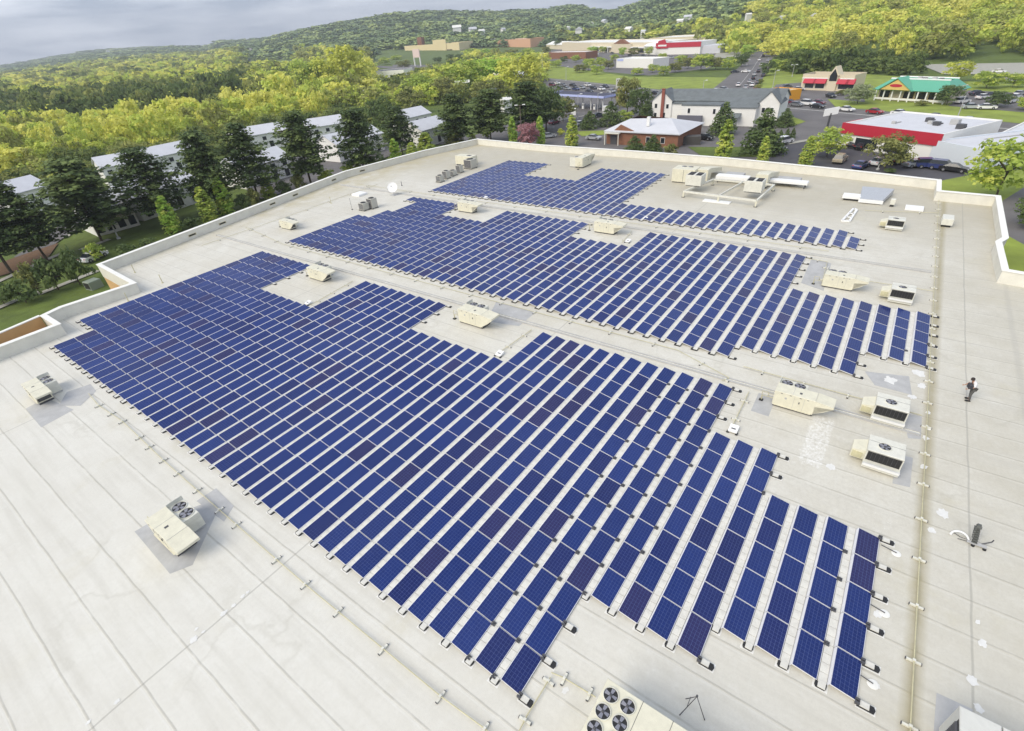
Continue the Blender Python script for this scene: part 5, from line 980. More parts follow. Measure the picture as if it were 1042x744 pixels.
q = G(841.5, 131); h = top_z(q[0], q[1], ZG, 111)-ZG; t = empty('pylon_sign', q, YAW-.2, label='white pylon sign on one dark post left of the red store', cat='sign'); m = MB(); m.box(-.2, -.2, 0, .2, .2, h-1); m.build('post', DGREY, t); m = MB(); m.hexa([(-1.7, -.2, h-1.7), (1.7, -.2, h-1.2), (1.7, .2, h-1.2), (-1.7, .2, h-1.7), (-1.7, -.2, h), (1.7, -.2, h+.5), (1.7, .2, h+.5), (-1.7, .2, h)]); m.build('sign_face', WHITEP, t)
q = G(650, 101); h = 8; t = empty('pylon_sign', G(629, 104), YAW, label='slim cream pylon sign right of the station canopy', cat='sign'); m = MB(); m.box(-.4, -.4, 0, .4, .4, 7.5); m.build('post', mat('tan_sign_post', (.50, .30, .15), .8), t); m = MB(); m.box(-1.1, -.5, 5, 1.1, .5, 8.5); m.build('sign_face', CREAM2, t)
for k, (x, y, lab) in enumerate([(97, 293, 'green utility cabinet on the lawn below the parapet corner')]):
    q = G(x, y); t = empty('utility_cabinet', q, .2, label=lab, cat='utility cabinet'); m = MB(); m.bbox(-.9, -.8, 0, .9, .8, 1.3, .08); m.build('housing', mat('green_grey_cabinet', (.24, .28, .22), .6), t); m = MB(); m.box(-.92, -.65, .2, -.902, .65, 1.15); m.build('door', BLACK, t)
# ------------------------------------------------------------------ trees
def leaf_material(name, ramp, rough=.75, trans=.38):
    m, t, b = _nodes(name); N = t.nodes.new; Lk = t.links.new
    at = N('ShaderNodeAttribute'); at.attribute_name = 'tint'; r = N('ShaderNodeValToRGB'); cr = r.color_ramp
    while len(cr.elements) < len(ramp): cr.elements.new(.5)
    for e, (p, c) in zip(cr.elements, ramp): e.position = p; e.color = (*c, 1)
    Lk(at.outputs['Fac'], r.inputs['Fac']); Lk(r.outputs['Color'], b.inputs['Base Color']); b.inputs['Roughness'].default_value = rough; b.inputs['Specular IOR Level'].default_value = .2
    tr = N('ShaderNodeBsdfTranslucent'); Lk(r.outputs['Color'], tr.inputs['Color']); mx = N('ShaderNodeMixShader'); mx.inputs[0].default_value = trans
    out = [n for n in t.nodes if n.type == 'OUTPUT_MATERIAL'][0]; Lk(b.outputs[0], mx.inputs[1]); Lk(tr.outputs[0], mx.inputs[2]); Lk(mx.outputs[0], out.inputs['Surface']); return m
LEAF = {'pine': leaf_material('pine_needles', [(0, (0.042, 0.066, 0.024)), (.5, (0.096, 0.142, 0.048)), (1, (0.192, 0.246, 0.078))], .7, .25),
        'spring': leaf_material('spring_leaves', [(0, (0.228, 0.316, 0.066)), (.5, (0.431, 0.542, 0.109)), (1, (0.722, 0.732, 0.174))]),
        'bright': leaf_material('bright_new_leaves', [(0, (0.255, 0.388, 0.068)), (.5, (0.431, 0.634, 0.112)), (1, (0.662, 0.659, 0.176))]),
        'yellow': leaf_material('yellow_green_leaves', [(0, (0.329, 0.341, 0.066)), (.5, (0.593, 0.637, 0.114)), (1, (0.741, 0.725, 0.163))]),
        'dark': leaf_material('dark_green_leaves', [(0, (0.069, 0.101, 0.041)), (.5, (0.132, 0.190, 0.065)), (1, (0.243, 0.306, 0.105))]),
        'olive': leaf_material('olive_leaves', [(0, (0.132, 0.150, 0.056)), (.5, (0.246, 0.263, 0.084)), (1, (0.410, 0.416, 0.144))]),
        'pink': leaf_material('pink_blossom', [(0, (.30, .13, .14)), (.5, (.44, .22, .24)), (1, (.58, .36, .38))]),
        'pale': leaf_material('pale_blossom', [(0, (.20, .25, .11)), (.5, (.32, .37, .20)), (1, (.46, .50, .32))]),
        'hill': leaf_material('hill_woods', [(0, (0.103, 0.158, 0.081)), (.35, (0.226, 0.303, 0.129)), (.7, (0.466, 0.539, 0.177)), (1, (0.803, 0.747, 0.245))], .9, .1),
        'woods': leaf_material('mixed_woods', [(0, (0.106, 0.156, 0.047)), (.25, (0.217, 0.267, 0.074)), (.45, (0.389, 0.392, 0.120)), (.65, (0.536, 0.637, 0.118)), (.85, (0.748, 0.732, 0.156)), (1, (0.748, 0.732, 0.195))], .85)}
ASP = [1.]
def cards(rg, C, Nn, size, flat=0.):
    """one small quad per centre, facing roughly along Nn"""
    k = len(C); Nn = Nn+rg.normal(0, .45, (k, 3)); Nn /= np.linalg.norm(Nn, axis=1)[:, None]+1e-9
    R_ = rg.normal(0, 1, (k, 3)); U = np.cross(Nn, R_); U /= np.linalg.norm(U, axis=1)[:, None]+1e-9; V = np.cross(Nn, U)
    s = (size*rg.uniform(.6, 1.25, (k, 1))); U = U*s; V = V*s*rg.uniform(.55, 1, (k, 1))
    U[:, 2] /= ASP[0]; V[:, 2] /= ASP[0]; return np.stack([C-U-V*.6, C+U*.7-V, C+U+V*.8, C-U*.6+V], 1).reshape(-1, 3)
def sphere(rg, k):
    v = rg.normal(0, 1, (k, 3)); return v/np.linalg.norm(v, axis=1)[:, None]
def crown_arrays(kind, seed, dens=1.0, csize=None, ncl=1.0):
    """unit crown: radius about 1 in plan, z from 0 to 1 (real height is about A times the radius); returns verts, tint per card"""
    rg = np.random.default_rng(seed); V = []; T = []; A = {'broad': 2.0, 'cone': 2.7, 'column': 5.0, 'pine': 2.9, 'shrub': 1.4}[kind]; ASP[0] = A
    def clump(c, r, k, size, t, squash=.85):
        d = sphere(rg, k); d[:, 2] = np.where(d[:, 2] < -.3, -d[:, 2]*.6, d[:, 2]); C = np.array(c)+d*r*rg.uniform(.55, 1.08, (k, 1))*np.array([1, 1, squash/A]); V.append(cards(rg, C, d+np.array([0, 0, .35]), size)); T.append(np.clip(t+rg.normal(0, .09, k), 0, 1))
    N_ = lambda n: int(n*ncl)
    if kind == 'broad':
        for q in range(N_(44)):
            z = rg.uniform(.24, .93); rad = math.sqrt(max(0, 1-((z-.55)/.48)**2))*.80*rg.uniform(.55, 1.12); a = rg.uniform(0, 2*PI); clump((rad*math.cos(a), rad*math.sin(a), z*.9), rg.uniform(.20, .36), int(34*dens), csize or .050, rg.uniform(.15, .85))
        clump((0, 0, .52), .6, int(120*dens), csize or .07, .3, 1.5)
    elif kind == 'cone':
        for q in range(N_(26)):
            z = q/26/ncl; rad = (1-z)**.75*.66; k = 5 if z < .5 else (3 if z < .8 else 1)
            for u in range(k): a = rg.uniform(0, 2*PI); clump((rad*math.cos(a)*(k > 1), rad*math.sin(a)*(k > 1), .04+z*.92), .20+.26*(1-z), int(20*dens), csize or .060, rg.uniform(.2, .8))
    elif kind == 'column':
        for q in range(34):
            z = q/34; rad = .48*math.sin(PI*min(1, (z*.78+.22)))**.6
            for u in range(3): a = rg.uniform(0, 2*PI); clump((rad*math.cos(a), rad*math.sin(a), .03+z*.95), .42*(1.06-z*.72), int(20*dens), csize or .095, rg.uniform(.2, .85))
    elif kind == 'pine':
        lv = 15
        for q in range(lv):
            z = .24+.74*q/lv; w_ = (z-.24)/.76; rmax = max(min(.72+1.3*w_, 1.0)*(1-max(0, w_-.2)**1.6*1.25), .16)*rg.uniform(.70, 1.15); nb = 6 if z < .75 else 4; a0 = rg.uniform(0, 2*PI)
            for u in range(nb):
                a = a0+2*PI*u/nb+rg.normal(0, .25); Lb = rmax*rg.uniform(.55, 1.12); tt = rg.uniform(.1, .9)
                for s in (.35, .62, .88):
                    c = (Lb*s*math.cos(a), Lb*s*math.sin(a), z+.015-.025*s+rg.normal(0, .010)); k = int(17*dens); d = sphere(rg, k); C = np.array(c)+d*np.array([.24, .24, .028])*(1.15-.4*s)*rg.uniform(.4, 1.15, (k, 1)); V.append(cards(rg, C, np.tile([0, 0, 1.2], (k, 1))+d*.5, csize or .042)); T.append(np.clip(tt+rg.normal(0, .12, k)+.12*(s > .8), 0, 1))
    elif kind == 'shrub':
        for q in range(20): a = rg.uniform(0, 2*PI); rad = rg.uniform(0, .72); clump((rad*math.cos(a), rad*math.sin(a), rg.uniform(.25, .8)*(1-.3*rad)), rg.uniform(.22, .36), int(34*dens), csize or .065, rg.uniform(.15, .85))
    return np.concatenate(V), np.concatenate(T)
def cards_mesh(name, V, T, m):
    me = bpy.data.meshes.new(name); nq = len(T); me.vertices.add(nq*4); me.vertices.foreach_set('co', V.astype(np.float32).ravel()); me.loops.add(nq*4); me.loops.foreach_set('vertex_index', np.arange(nq*4, dtype=np.int32))
    me.polygons.add(nq); me.polygons.foreach_set('loop_start', np.arange(nq, dtype=np.int32)*4); me.polygons.foreach_set('loop_total', np.full(nq, 4, dtype=np.int32))
    at = me.attributes.new('tint', 'FLOAT', 'FACE'); at.data.foreach_set('value', T.astype(np.float32)); me.materials.append(m); me.update(); return me
CROWN = {}; TRUNK = {}
def crown_me(kind, leaf, var):
    key = (kind, leaf, var)
    if key not in CROWN: V, T = crown_arrays(kind, 31*var+sum(map(ord, kind)), 1.6 if kind == 'pine' else 1.35); CROWN[key] = cards_mesh('crown', V, T, LEAF[leaf])
    return CROWN[key]
def trunk_me(kind, var):
    key = (kind, var)
    if key not in TRUNK:
        rg = random.Random(var*7+1); m = MB(); top = .95 if kind in ('pine', 'cone', 'column') else .55; p = (0, 0, 0); rr = .05 if kind != 'pine' else .055
        for k in range(5): z = top*(k+1)/5; q = (rg.uniform(-.03, .03)*k, rg.uniform(-.03, .03)*k, z); m.tube(p, q, rr*(1-.17*k)*(.8 if kind == 'pine' else 1), rr*(1-.17*(k+1))*(.8 if kind == 'pine' else 1), 7); p = q
        for k in range(9 if kind != 'column' else 4):
            z = rg.uniform(.22, .8)*top; a = rg.uniform(0, 2*PI); L_ = rg.uniform(.35, .7)*(1 if kind != 'column' else .4); m.tube((0, 0, z), (L_*math.cos(a), L_*math.sin(a), z+(.22 if kind == 'broad' else .02)), .020, .008, 5)
        TRUNK[key] = m.mesh('trunk', BARK)
    return TRUNK[key]
TREEN = [0]
def tree(x, y, z, h, r, kind, leaf, lab, name, cat='tree', group=None, tilt=0):
    TREEN[0] += 1; var = TREEN[0] % 4; t = empty(name, (x, y, z-.1), (TREEN[0]*2.39) % 6.28, label=lab, cat=cat, group=group)
    if tilt: t.rotation_euler = (tilt, tilt*.5, 0)
    o = child('crown', crown_me(kind, leaf, var), t); o.scale = (r, r, h); o = child('trunk', trunk_me(kind, var), t); o.scale = (min(r, h*.35),)*2+(h,) if kind != 'column' else (r*1.2, r*1.2, h*.95); return t
def tree_px(x, y, ytop, wpx, kind, leaf, lab, name, group=None, cat='tree', tilt=0):
    q = G(x, y); h = top_z(q[0], q[1], ZG, ytop)-ZG; dist = math.dist(q, CAM); c = (np.array([q[0], q[1], ZG+h*.5])-CAM) @ RM; r = wpx/2/FPX*(-c[2])*{'cone': 1.4, 'column': 1.35, 'broad': 1.12, 'shrub': 1.15, 'pine': 1.0}[kind]
    return tree(q[0], q[1], ZG, h, r, kind, leaf, lab, name, cat, group, tilt)
GP = 'dark pines beside the townhouses'
for x, y, yt, w, lab, tl in [(12, 276, 176, 62, 'tall dark pine at the left picture edge', 0), (49, 264, 182, 62, 'dark leaning pine over the mulch bed, second from the left edge', -.08), (104, 244, 157, 84, 'broad dark pine with bare leaning trunk before the nearest townhouse', .05), (168, 226, 146, 64, 'olive tinged pine left of centre over the townhouse roofs', 0), (224, 214, 130, 54, 'dense dark pine rising over the long townhouse row', 0), (264, 202, 122, 56, 'wide dark pine behind the small pale conifers', 0),
                          (318, 190, 109, 54, 'tall dark pine left of the pale lamp post', 0), (372, 178, 107, 50, 'tall dark pine right of the pale lamp post', 0), (410, 157, 106, 40, 'dark pine before the farther white townhouses', 0), (466, 147, 93, 42, 'dark pine left of the three beyond the roof corner', 0), (500, 144, 88, 46, 'dark pine in the middle of the three beyond the roof corner', 0), (536, 137, 80, 46, 'dark pine right of the three beyond the roof corner', 0)]:
    tree_px(x, y+2, yt, w*1.22, 'pine', 'pine', lab, 'pine_tree', GP, tilt=tl)
tree_px(393, 142, 92, 26, 'broad', 'dark', 'round dark green tree between the pines and the white warehouse', 'leafy_tree'); tree_px(556, 133, 82, 40, 'broad', 'dark', 'dense dark leafy tree left of the station canopy', 'leafy_tree'); tree_px(573, 124, 96, 28, 'broad', 'olive', 'lower olive tree touching the station canopy end', 'leafy_tree'); tree_px(545, 132, 100, 30, 'broad', 'dark', 'low dark leafy tree above the pink blossom tree', 'leafy_tree')
for x, y, yt, w, leaf, lab in [(178, 236, 198, 17, 'bright', 'bright young conifer nearest the left end of the long parapet'), (215, 225, 189, 17, 'spring', 'pale conifer left of the brightest one by the parapet'), (233, 218, 179, 16, 'bright', 'brightest slim conifer by the middle of the left parapet'), (275, 203, 179, 13, 'spring', 'pale feathery conifer below the wide pine'), (405, 170, 140, 13, 'bright', 'bright green cone shaped tree near the far roof corner'), (421, 163, 144, 13, 'spring', 'yellow-green bush tree right of the bright cone near the roof corner'), (435, 158, 134, 18, 'spring', 'soft green tree beside the farther townhouse gable'),
                               (463, 150, 126, 19, 'olive', 'olive green tree hiding the farther townhouse end'), (522, 147, 118, 10, 'bright', 'narrow bright column tree left of the pink blossom tree'), (550, 148, 117, 10, 'bright', 'narrow green column tree right of the pink blossom tree'), (582, 149, 116, 13, 'spring', 'broad column tree beside the yellow shrub'), (735, 165, 120, 17, 'spring', 'tall green column tree in front of the dark conifer'), (775, 168, 137, 11, 'spring', 'slim column tree in front of the dense green conifer'), (819, 170, 137, 14, 'spring', 'leaning slim column tree at the edge of the store car park')]:
    tree_px(x, y, yt, w, 'column', leaf, lab, 'column_tree', 'slim young trees along the warehouse wall')
for x, y, yt, w, leaf, lab in [(600, 131, 112, 17, 'dark', 'small round dark green tree below the station canopy'), (621, 128, 102, 19, 'dark', 'dark cone tree right of the station forecourt'), (735, 137, 102, 22, 'dark', 'dark pointed conifer before the white hall'), (774, 157, 108, 34, 'dark', 'dense green conifer before the right end of the white hall'), (657, 124, 101, 14, 'dark', 'narrow green conifer left of the red chimney'), (798, 129, 109, 15, 'dark', 'small green tree on the grass island right of the hall'),
                               (793, 143, 131, 6, 'dark', 'left of three dark clipped conifers by the car park'), (800, 142, 130, 6, 'dark', 'middle of three dark clipped conifers by the car park'), (806, 141, 129, 5, 'dark', 'right of three dark clipped conifers by the car park'), (645, 155, 137, 17, 'dark', 'dark shrubby conifer before the brick gable, left'), (664, 157, 136, 17, 'dark', 'dark shrubby conifer before the brick building, right')]:
    tree_px(x, y, yt, w, 'cone', leaf, lab, 'conifer_tree', 'dark conifers between the warehouse and the hall')
for x, y, yt, w, leaf, lab in [(638, 118, 74, 26, 'olive', 'tall thin leaved tree right of the station canopy'), (650, 122, 86, 24, 'dark', 'full green tree between station canopy and white hall'), (636, 125, 110, 16, 'spring', 'low green tree at the foot of the tall thin leaved one'), (841, 160, 127, 36, 'spring', 'round green tree in the store car park under the pylon sign'), (900, 172, 133, 40, 'olive', 'bushy olive brown tree before the red fascia'), (1012, 203, 134, 64, 'spring', 'big leafy green tree standing before the white annex'),
                               (1046, 232, 196, 32, 'dark', 'green tree cut by the right picture edge beside the side road'), (872, 106, 83, 29, 'pale', 'pale silvery blossoming tree between the two restaurants'), (963, 107, 84, 22, 'dark', 'round dark tree in front of the green roof'), (972, 84, 60, 24, 'yellow', 'yellow-green tree behind the green roof'), (1003, 90, 69, 26, 'spring', 'green tree above the right hand restaurant lot'), (1014, 109, 91, 24, 'dark', 'dark round tree in the right hand restaurant lot'), (1030, 89, 73, 22, 'spring', 'green tree near the wood edge at the right'),
                               (1042, 112, 96, 18, 'spring', 'small green tree at the right edge above the main road'), (780, 77, 60, 15, 'dark', 'dark tree beside the hill road bend'), (357, 97, 41, 54, 'yellow', 'tallest bright yellow-green tree rising from the left woods'), (320, 100, 56, 40, 'spring', 'green shoulder tree left of the tallest yellow-green one'), (664, 154, 145, 12, 'dark', 'low shrub between brick building and parapet'), (790, 72, 58, 16, 'spring', 'small tree right of the hill road bend'),
                               (430, 100, 72, 40, 'spring', 'light green tree below the pylon sign'), (470, 97, 58, 46, 'spring', 'broad light green tree right of the mall'), (500, 92, 55, 42, 'bright', 'bright tree right of the mall, farther along'), (530, 98, 50, 44, 'yellow', 'yellow-green tree left of the grass bank'), (452, 104, 76, 34, 'olive', 'olive tree in front of the mall road'), (398, 100, 84, 30, 'olive', 'brownish bare tree in front of the white warehouse'), (500, 108, 78, 34, 'olive', 'brown green tree above the three dark pines'), (420, 116, 88, 28, 'olive', 'thin olive tree behind the farther townhouse')]:
    tree_px(x, y, yt, w, 'broad', leaf, lab, 'leafy_tree', 'leafy trees beyond the warehouse')
for x, y, yt, w, leaf, lab in [(540, 49, 34, 12, 'dark', 'dark tree left of the white plaza store'), (553, 47, 33, 12, 'dark', 'dark tree touching the white plaza store'), (544, 63, 52, 10, 'spring', 'small green tree by the white double lamp post'), (574, 64, 56, 8, 'dark', 'small dark tree before the brick shop'), (586, 63.5, 55, 10, 'spring', 'green tree at the right end of the brick shop'), (599, 72, 58, 15, 'spring', 'green tree below the plaza left part'), (603, 58, 46, 11, 'bright', 'bright tree in the plaza lot, left'), (613, 54, 46, 8, 'spring', 'small tree in the plaza lot, second from left'),
                               (611, 68, 57, 12, 'spring', 'green tree between brick shop and white shop'), (619, 71, 60, 12, 'olive', 'olive tree left of the small white shop'), (633, 58, 47, 9, 'bright', 'bright tree before the plaza columns'), (645, 57, 47, 12, 'olive', 'pale tree before the plaza entrance gable'), (660, 57, 46, 10, 'spring', 'green tree left of the red topped store'), (674, 63, 53, 11, 'spring', 'green tree before the red topped store, left'), (693, 66, 55, 14, 'spring', 'green tree before the red topped store, right'), (675, 77, 65, 13, 'spring', 'green tree low on the bank, right of the white shop'), (664, 74, 64, 12, 'spring', 'green tree touching the right of the white shop'),
                               (713, 72, 53, 24, 'spring', 'broad green tree at the right end of the plaza bank'), (728, 71, 57, 16, 'olive', 'olive tree on the bank right of the broad one'), (741, 71, 56, 16, 'spring', 'green tree on the bank left of the hill road'), (754, 68, 52, 15, 'dark', 'dark round tree beside the hill road, left'), (700, 70, 57, 14, 'olive', 'olive tree between the small lot and the bank'), (731, 54, 47, 7, 'spring', 'small tree on the bare lot by the hill road'), (590, 74, 64, 14, 'olive', 'olive tree at the near edge of the plaza lot, left'), (607, 76, 65, 14, 'spring', 'green tree at the near edge of the plaza lot, below the white shop left end'), (648, 77, 68, 13, 'spring', 'green tree at the near edge of the plaza lot before the white shop'), (687, 74, 62, 16, 'olive', 'pale green tree on the bank below the red topped store'), (721, 66, 55, 12, 'dark', 'darker tree behind the broad one on the plaza bank'), (566, 69, 60, 13, 'spring', 'green tree left of the low brick shop'), (556, 57, 46, 10, 'olive', 'olive tree before the white plaza store'), (568, 50, 40, 9, 'dark', 'dark tree at the corner of the white plaza store'), (625, 62, 54, 9, 'spring', 'green tree between the plaza columns and the white shop'), (650, 66, 56, 10, 'olive', 'olive tree at the upper right of the white shop'), (760, 58, 44, 15, 'bright', 'bright round tree by the hill road, upper left side'), (766, 51, 38, 13, 'spring', 'round tree highest on the left side of the hill road')]:
    tree_px(x, y, yt, w, 'broad', leaf, lab, 'leafy_tree', 'trees around the plaza')
for x, y, yt, w, leaf, lab in [(404, 62, 55, 12, 'spring', 'green tree left of the pylon sign by the mall'), (446, 64, 57, 9, 'dark', 'dark small tree before the mall archway, left'), (459, 64, 54, 10, 'dark', 'dark small tree before the mall archway, middle'), (468, 63, 54, 10, 'dark', 'dark small tree at the right end of the mall'), (478, 60, 48, 16, 'spring', 'green tree right of the mall below the white houses'), (497, 60, 48, 18, 'bright', 'bright tree before the turret building'), (520, 60, 49, 16, 'olive', 'olive tree before the salmon shops'), (537, 59, 48, 14, 'spring', 'green tree at the right end of the salmon shops'), (392, 66, 57, 12, 'spring', 'green tree below the low brown roofed shops'), (412, 70, 60, 14, 'olive', 'olive tree between warehouse and mall road')]:
    tree_px(x, y, yt, w, 'broad', leaf, lab, 'leafy_tree', 'trees around the yellow mall')
tree_px(538, 150, 122, 22, 'broad', 'pink', 'pink blossoming tree beside the wooden utility pole', 'blossom_tree')
for x, y, yt, w, leaf, lab in [(262, 212, 187, 18, 'olive', 'olive bushy young pine left of the pale feathery one by the parapet'), (306, 196, 173, 18, 'olive', 'green bush left of the middle scuppers beyond the parapet'), (335, 187, 170, 20, 'spring', 'light bush below the tall dark pine'), (360, 183, 161, 20, 'spring', 'yellowish bush below the pale lamp post'), (380, 176, 157, 18, 'spring', 'light bush right of the pale lamp post'), (392, 170, 158, 14, 'dark', 'dark bush between light bush and bright cone tree'), (481, 145, 134, 9, 'spring', 'small bush left of the thin lamp post'), (496, 142, 130, 11, 'spring', 'small bush right of the thin lamp post'),
                               (60, 295, 256, 34, 'dark', 'dark green small tree on the lawn beside the path'), (82, 290, 250, 32, 'dark', 'dark round tree on the lawn nearest the parapet corner'), (27, 308, 280, 34, 'dark', 'dark loose tree low on the left lawn'), (42, 300, 262, 20, 'olive', 'thin bare looking sapling on the left lawn'), (102, 265, 244, 20, 'spring', 'thin light sapling beside the parapet corner'), (133, 262, 246, 26, 'dark', 'dark rounded bush against the long parapet'), (152, 252, 240, 20, 'dark', 'dark bush right of the rounded one by the long parapet'), (196, 233, 219, 20, 'dark', 'dark bush between two bright conifers by the parapet'), (250, 214, 194, 20, 'dark', 'dark bush under the wide pine by the parapet'), (290, 200, 182, 20, 'dark', 'dark low bush by the middle of the left parapet'),
                               (5, 310, 285, 24, 'dark', 'dark bush at the left picture edge on the lawn'), (571, 139, 129, 10, 'yellow', 'yellow flowering shrub on the corner grass'), (683, 159, 144, 18, 'olive', 'loose grey green shrub before the brick building'), (680, 130, 123, 8, 'dark', 'shrub against the white hall front, left'), (690, 131, 125, 8, 'dark', 'shrub against the white hall front, right'), (905, 176, 170, 14, 'dark', 'low shrub in the store car park bed'), (855, 97, 90, 14, 'olive', 'brown shrub bed before the cream restaurant'), (937, 108, 101, 14, 'olive', 'brown shrubs before the green roofed restaurant'), (771, 93, 84, 9, 'olive', 'brown bushes at the foot of the hill road'), (774, 86, 79, 8, 'olive', 'brown bushes higher on the hill road verge')]:
    tree_px(x, y, yt, w, 'shrub', leaf, lab, 'shrub', 'bushes and saplings near the warehouse', 'bush')

# ------------------------------------------------------------------ woods: nobody could count these
PROTO = {d: [crown_arrays('broad', 100+k, dd, cs, .55) for k in range(4)] for d, dd, cs in (('near', .95, .072), ('mid', .38, .115), ('far', .13, .21))}
def inpoly(x, y, pp):
    c = np.zeros(len(x), bool); n = len(pp); j = n-1
    for i in range(n):
        xi, yi = pp[i]; xj, yj = pp[j]; c ^= ((yi > y) != (yj > y)) & (x < (xj-xi)*(y-yi)/((yj-yi) or 1e-9)+xi); j = i
    return c
def woods(name, lab, polys, sp, h, tint, rmin=90, rmax=1500, leaf='woods', lod=None, grow=0., gz=None, group='woods', exclude=()):
    rg = np.random.default_rng(sum(map(ord, lab))); X = []; r = rmin
    while r < rmax:
        s = sp*(1+grow*r); na = int(math.radians(150)*r/s); a = YAW+PI/2+np.linspace(-math.radians(75), math.radians(75), max(na, 2))+rg.uniform(-.5, .5, max(na, 2))*s/r; rr = r+rg.uniform(-.5, .5, len(a))*s
        X.append(np.stack([CAM[0]+rr*np.cos(a), CAM[1]+rr*np.sin(a), np.full(len(a), s)], 1)); r += s
    X = np.concatenate(X); z = terrain(X[:, 0], X[:, 1]); c = (np.stack([X[:, 0], X[:, 1], z], 1)-CAM) @ RM; ok = c[:, 2] < -1; px = 521+FPX*c[:, 0]/-c[:, 2]; py = 372-FPX*c[:, 1]/-c[:, 2]
    keep = np.zeros(len(X), bool)
    for pp in polys: keep |= inpoly(px, py, pp)
    for pp in exclude: keep &= ~inpoly(px, py, pp)
    keep &= ok; X = X[keep]; z = z[keep]; V = []; T = []
    big = np.sin(X[:, 0]/37+1)*np.cos(X[:, 1]/29)*.5+np.sin((X[:, 0]+X[:, 1])/71)*.5
    for (x, y, s), zz, b_ in zip(X, z, big):
        d = math.hypot(x-CAM[0], y-CAM[1]); L_ = lod or ('near' if d < 280 else 'mid' if d < 620 else 'far'); v, t = PROTO[L_][rg.integers(4)]
        q_ = rg.uniform(.55, 1.30)**1.2; hh = (h[0]+(h[1]-h[0])*rg.uniform(-.5, 1.4))*(.75+.25*q_); rad = s*.66*q_; a = rg.uniform(0, 2*PI); ca, sa = math.cos(a), math.sin(a)
        w = np.empty_like(v); w[:, 0] = (v[:, 0]*ca-v[:, 1]*sa)*rad+x; w[:, 1] = (v[:, 0]*sa+v[:, 1]*ca)*rad+y; w[:, 2] = v[:, 2]*hh*(1.0)+zz-.15*hh
        V.append(w); T.append(np.clip(tint[0]+tint[1]*(rg.uniform(-1, 1)*.85+b_*.55)-(.25 if rg.random() < .08 else 0)+(t-.5)*.32, 0, 1))
    me = cards_mesh(name, np.concatenate(V), np.concatenate(T), LEAF[leaf]); o = bpy.data.objects.new(name, me); COL.objects.link(o); tag(o, lab, 'woods', group, 'stuff'); print(name, len(V), sum(map(len, T)))
woods('near_woods', 'bright yellow-green spring woods behind the townhouses at left', [[(-60, 215), (20, 184), (60, 173), (150, 156), (250, 137), (330, 123), (345, 108), (250, 115), (150, 129), (40, 142), (-60, 158)]], 8.6, (11, 16), (.78, .30), 120, 420)
woods('under_woods', 'darker thicket between the townhouse roofs at left', [[(-60, 245), (0, 222), (60, 200), (110, 184), (150, 173), (240, 157), (300, 143), (400, 124), (400, 114), (330, 123), (250, 137), (60, 173), (-60, 215)]], 7, (5, 8), (.30, .25), 100, 300)
woods('dark_woods', 'dark brown green woods behind the bright belt at left', [[(-60, 158), (40, 142), (150, 129), (250, 115), (260, 96), (150, 104), (0, 116), (-60, 124)]], 9, (15, 20), (.14, .24), 200, 700)
woods('middle_woods', 'mixed green woods filling the left middle distance', [[(-60, 124), (0, 116), (150, 104), (260, 96), (255, 115), (330, 108), (375, 104), (378, 84), (375, 60), (345, 56), (260, 52), (200, 57), (110, 64), (60, 70), (0, 82), (-60, 88)]], 10, (14, 20), (.58, .42), 300, 1900, grow=.0006, exclude=[[(246, 76), (302, 74), (302, 52), (246, 52)]])
woods('belt_woods', 'light green belt of trees before the mall and main road', [[(330, 112), (400, 112), (470, 108), (545, 100), (552, 84), (556, 64), (484, 58), (462, 70), (440, 80), (410, 84), (360, 96)]], 9, (7, 11), (.55, .40), 150, 800, exclude=[[(378, 84), (415, 84), (415, 68), (378, 68)], [(455, 86), (535, 84), (535, 74), (455, 74)]])
woods('bright_woods', 'bright yellow-green woods covering the hillside at upper right', [[(788, 60), (830, 62), (900, 60), (940, 62), (1042, 58), (1150, 64), (1250, 64), (1250, -4), (765, 10), (772, 40)]], 13, (14, 19), (.74, .32), 190, 1100, lod='near', grow=.0004)
woods('evergreen_belt', 'dark green tree belt behind the two restaurants', [[(785, 78), (860, 79), (935, 78), (935, 68), (860, 68), (790, 66)]], 8.5, (8, 12), (.16, .16), 180, 500)
woods('road_woods', 'bright rounded trees along the hill road left side', [[(712, 48), (745, 58), (768, 52), (772, 44), (765, 32), (740, 28), (700, 34)]], 13, (12, 18), (.66, .25), 300, 1100)
woods('hill_woods', 'continuous dark green woods over the distant hills', [[(-300, 110), (0, 84), (200, 64), (330, 60), (345, 58), (375, 57), (560, 48), (560, 46), (575, 40), (740, 30), (780, 24), (900, 10), (1300, 0), (1300, -300), (-300, -300)]], 7.5, (9, 13), (.36, .26), 780, 3900, 'hill', grow=.0015, exclude=[[(384, 62), (548, 57), (548, 47.5), (384, 51)]])
woods('plaza_backwoods', 'green trees behind and above the plaza roofs', [[(530, 46), (560, 44), (730, 38), (745, 28), (640, 30), (530, 36)]], 15, (9, 13), (.45, .35), 420, 1000)

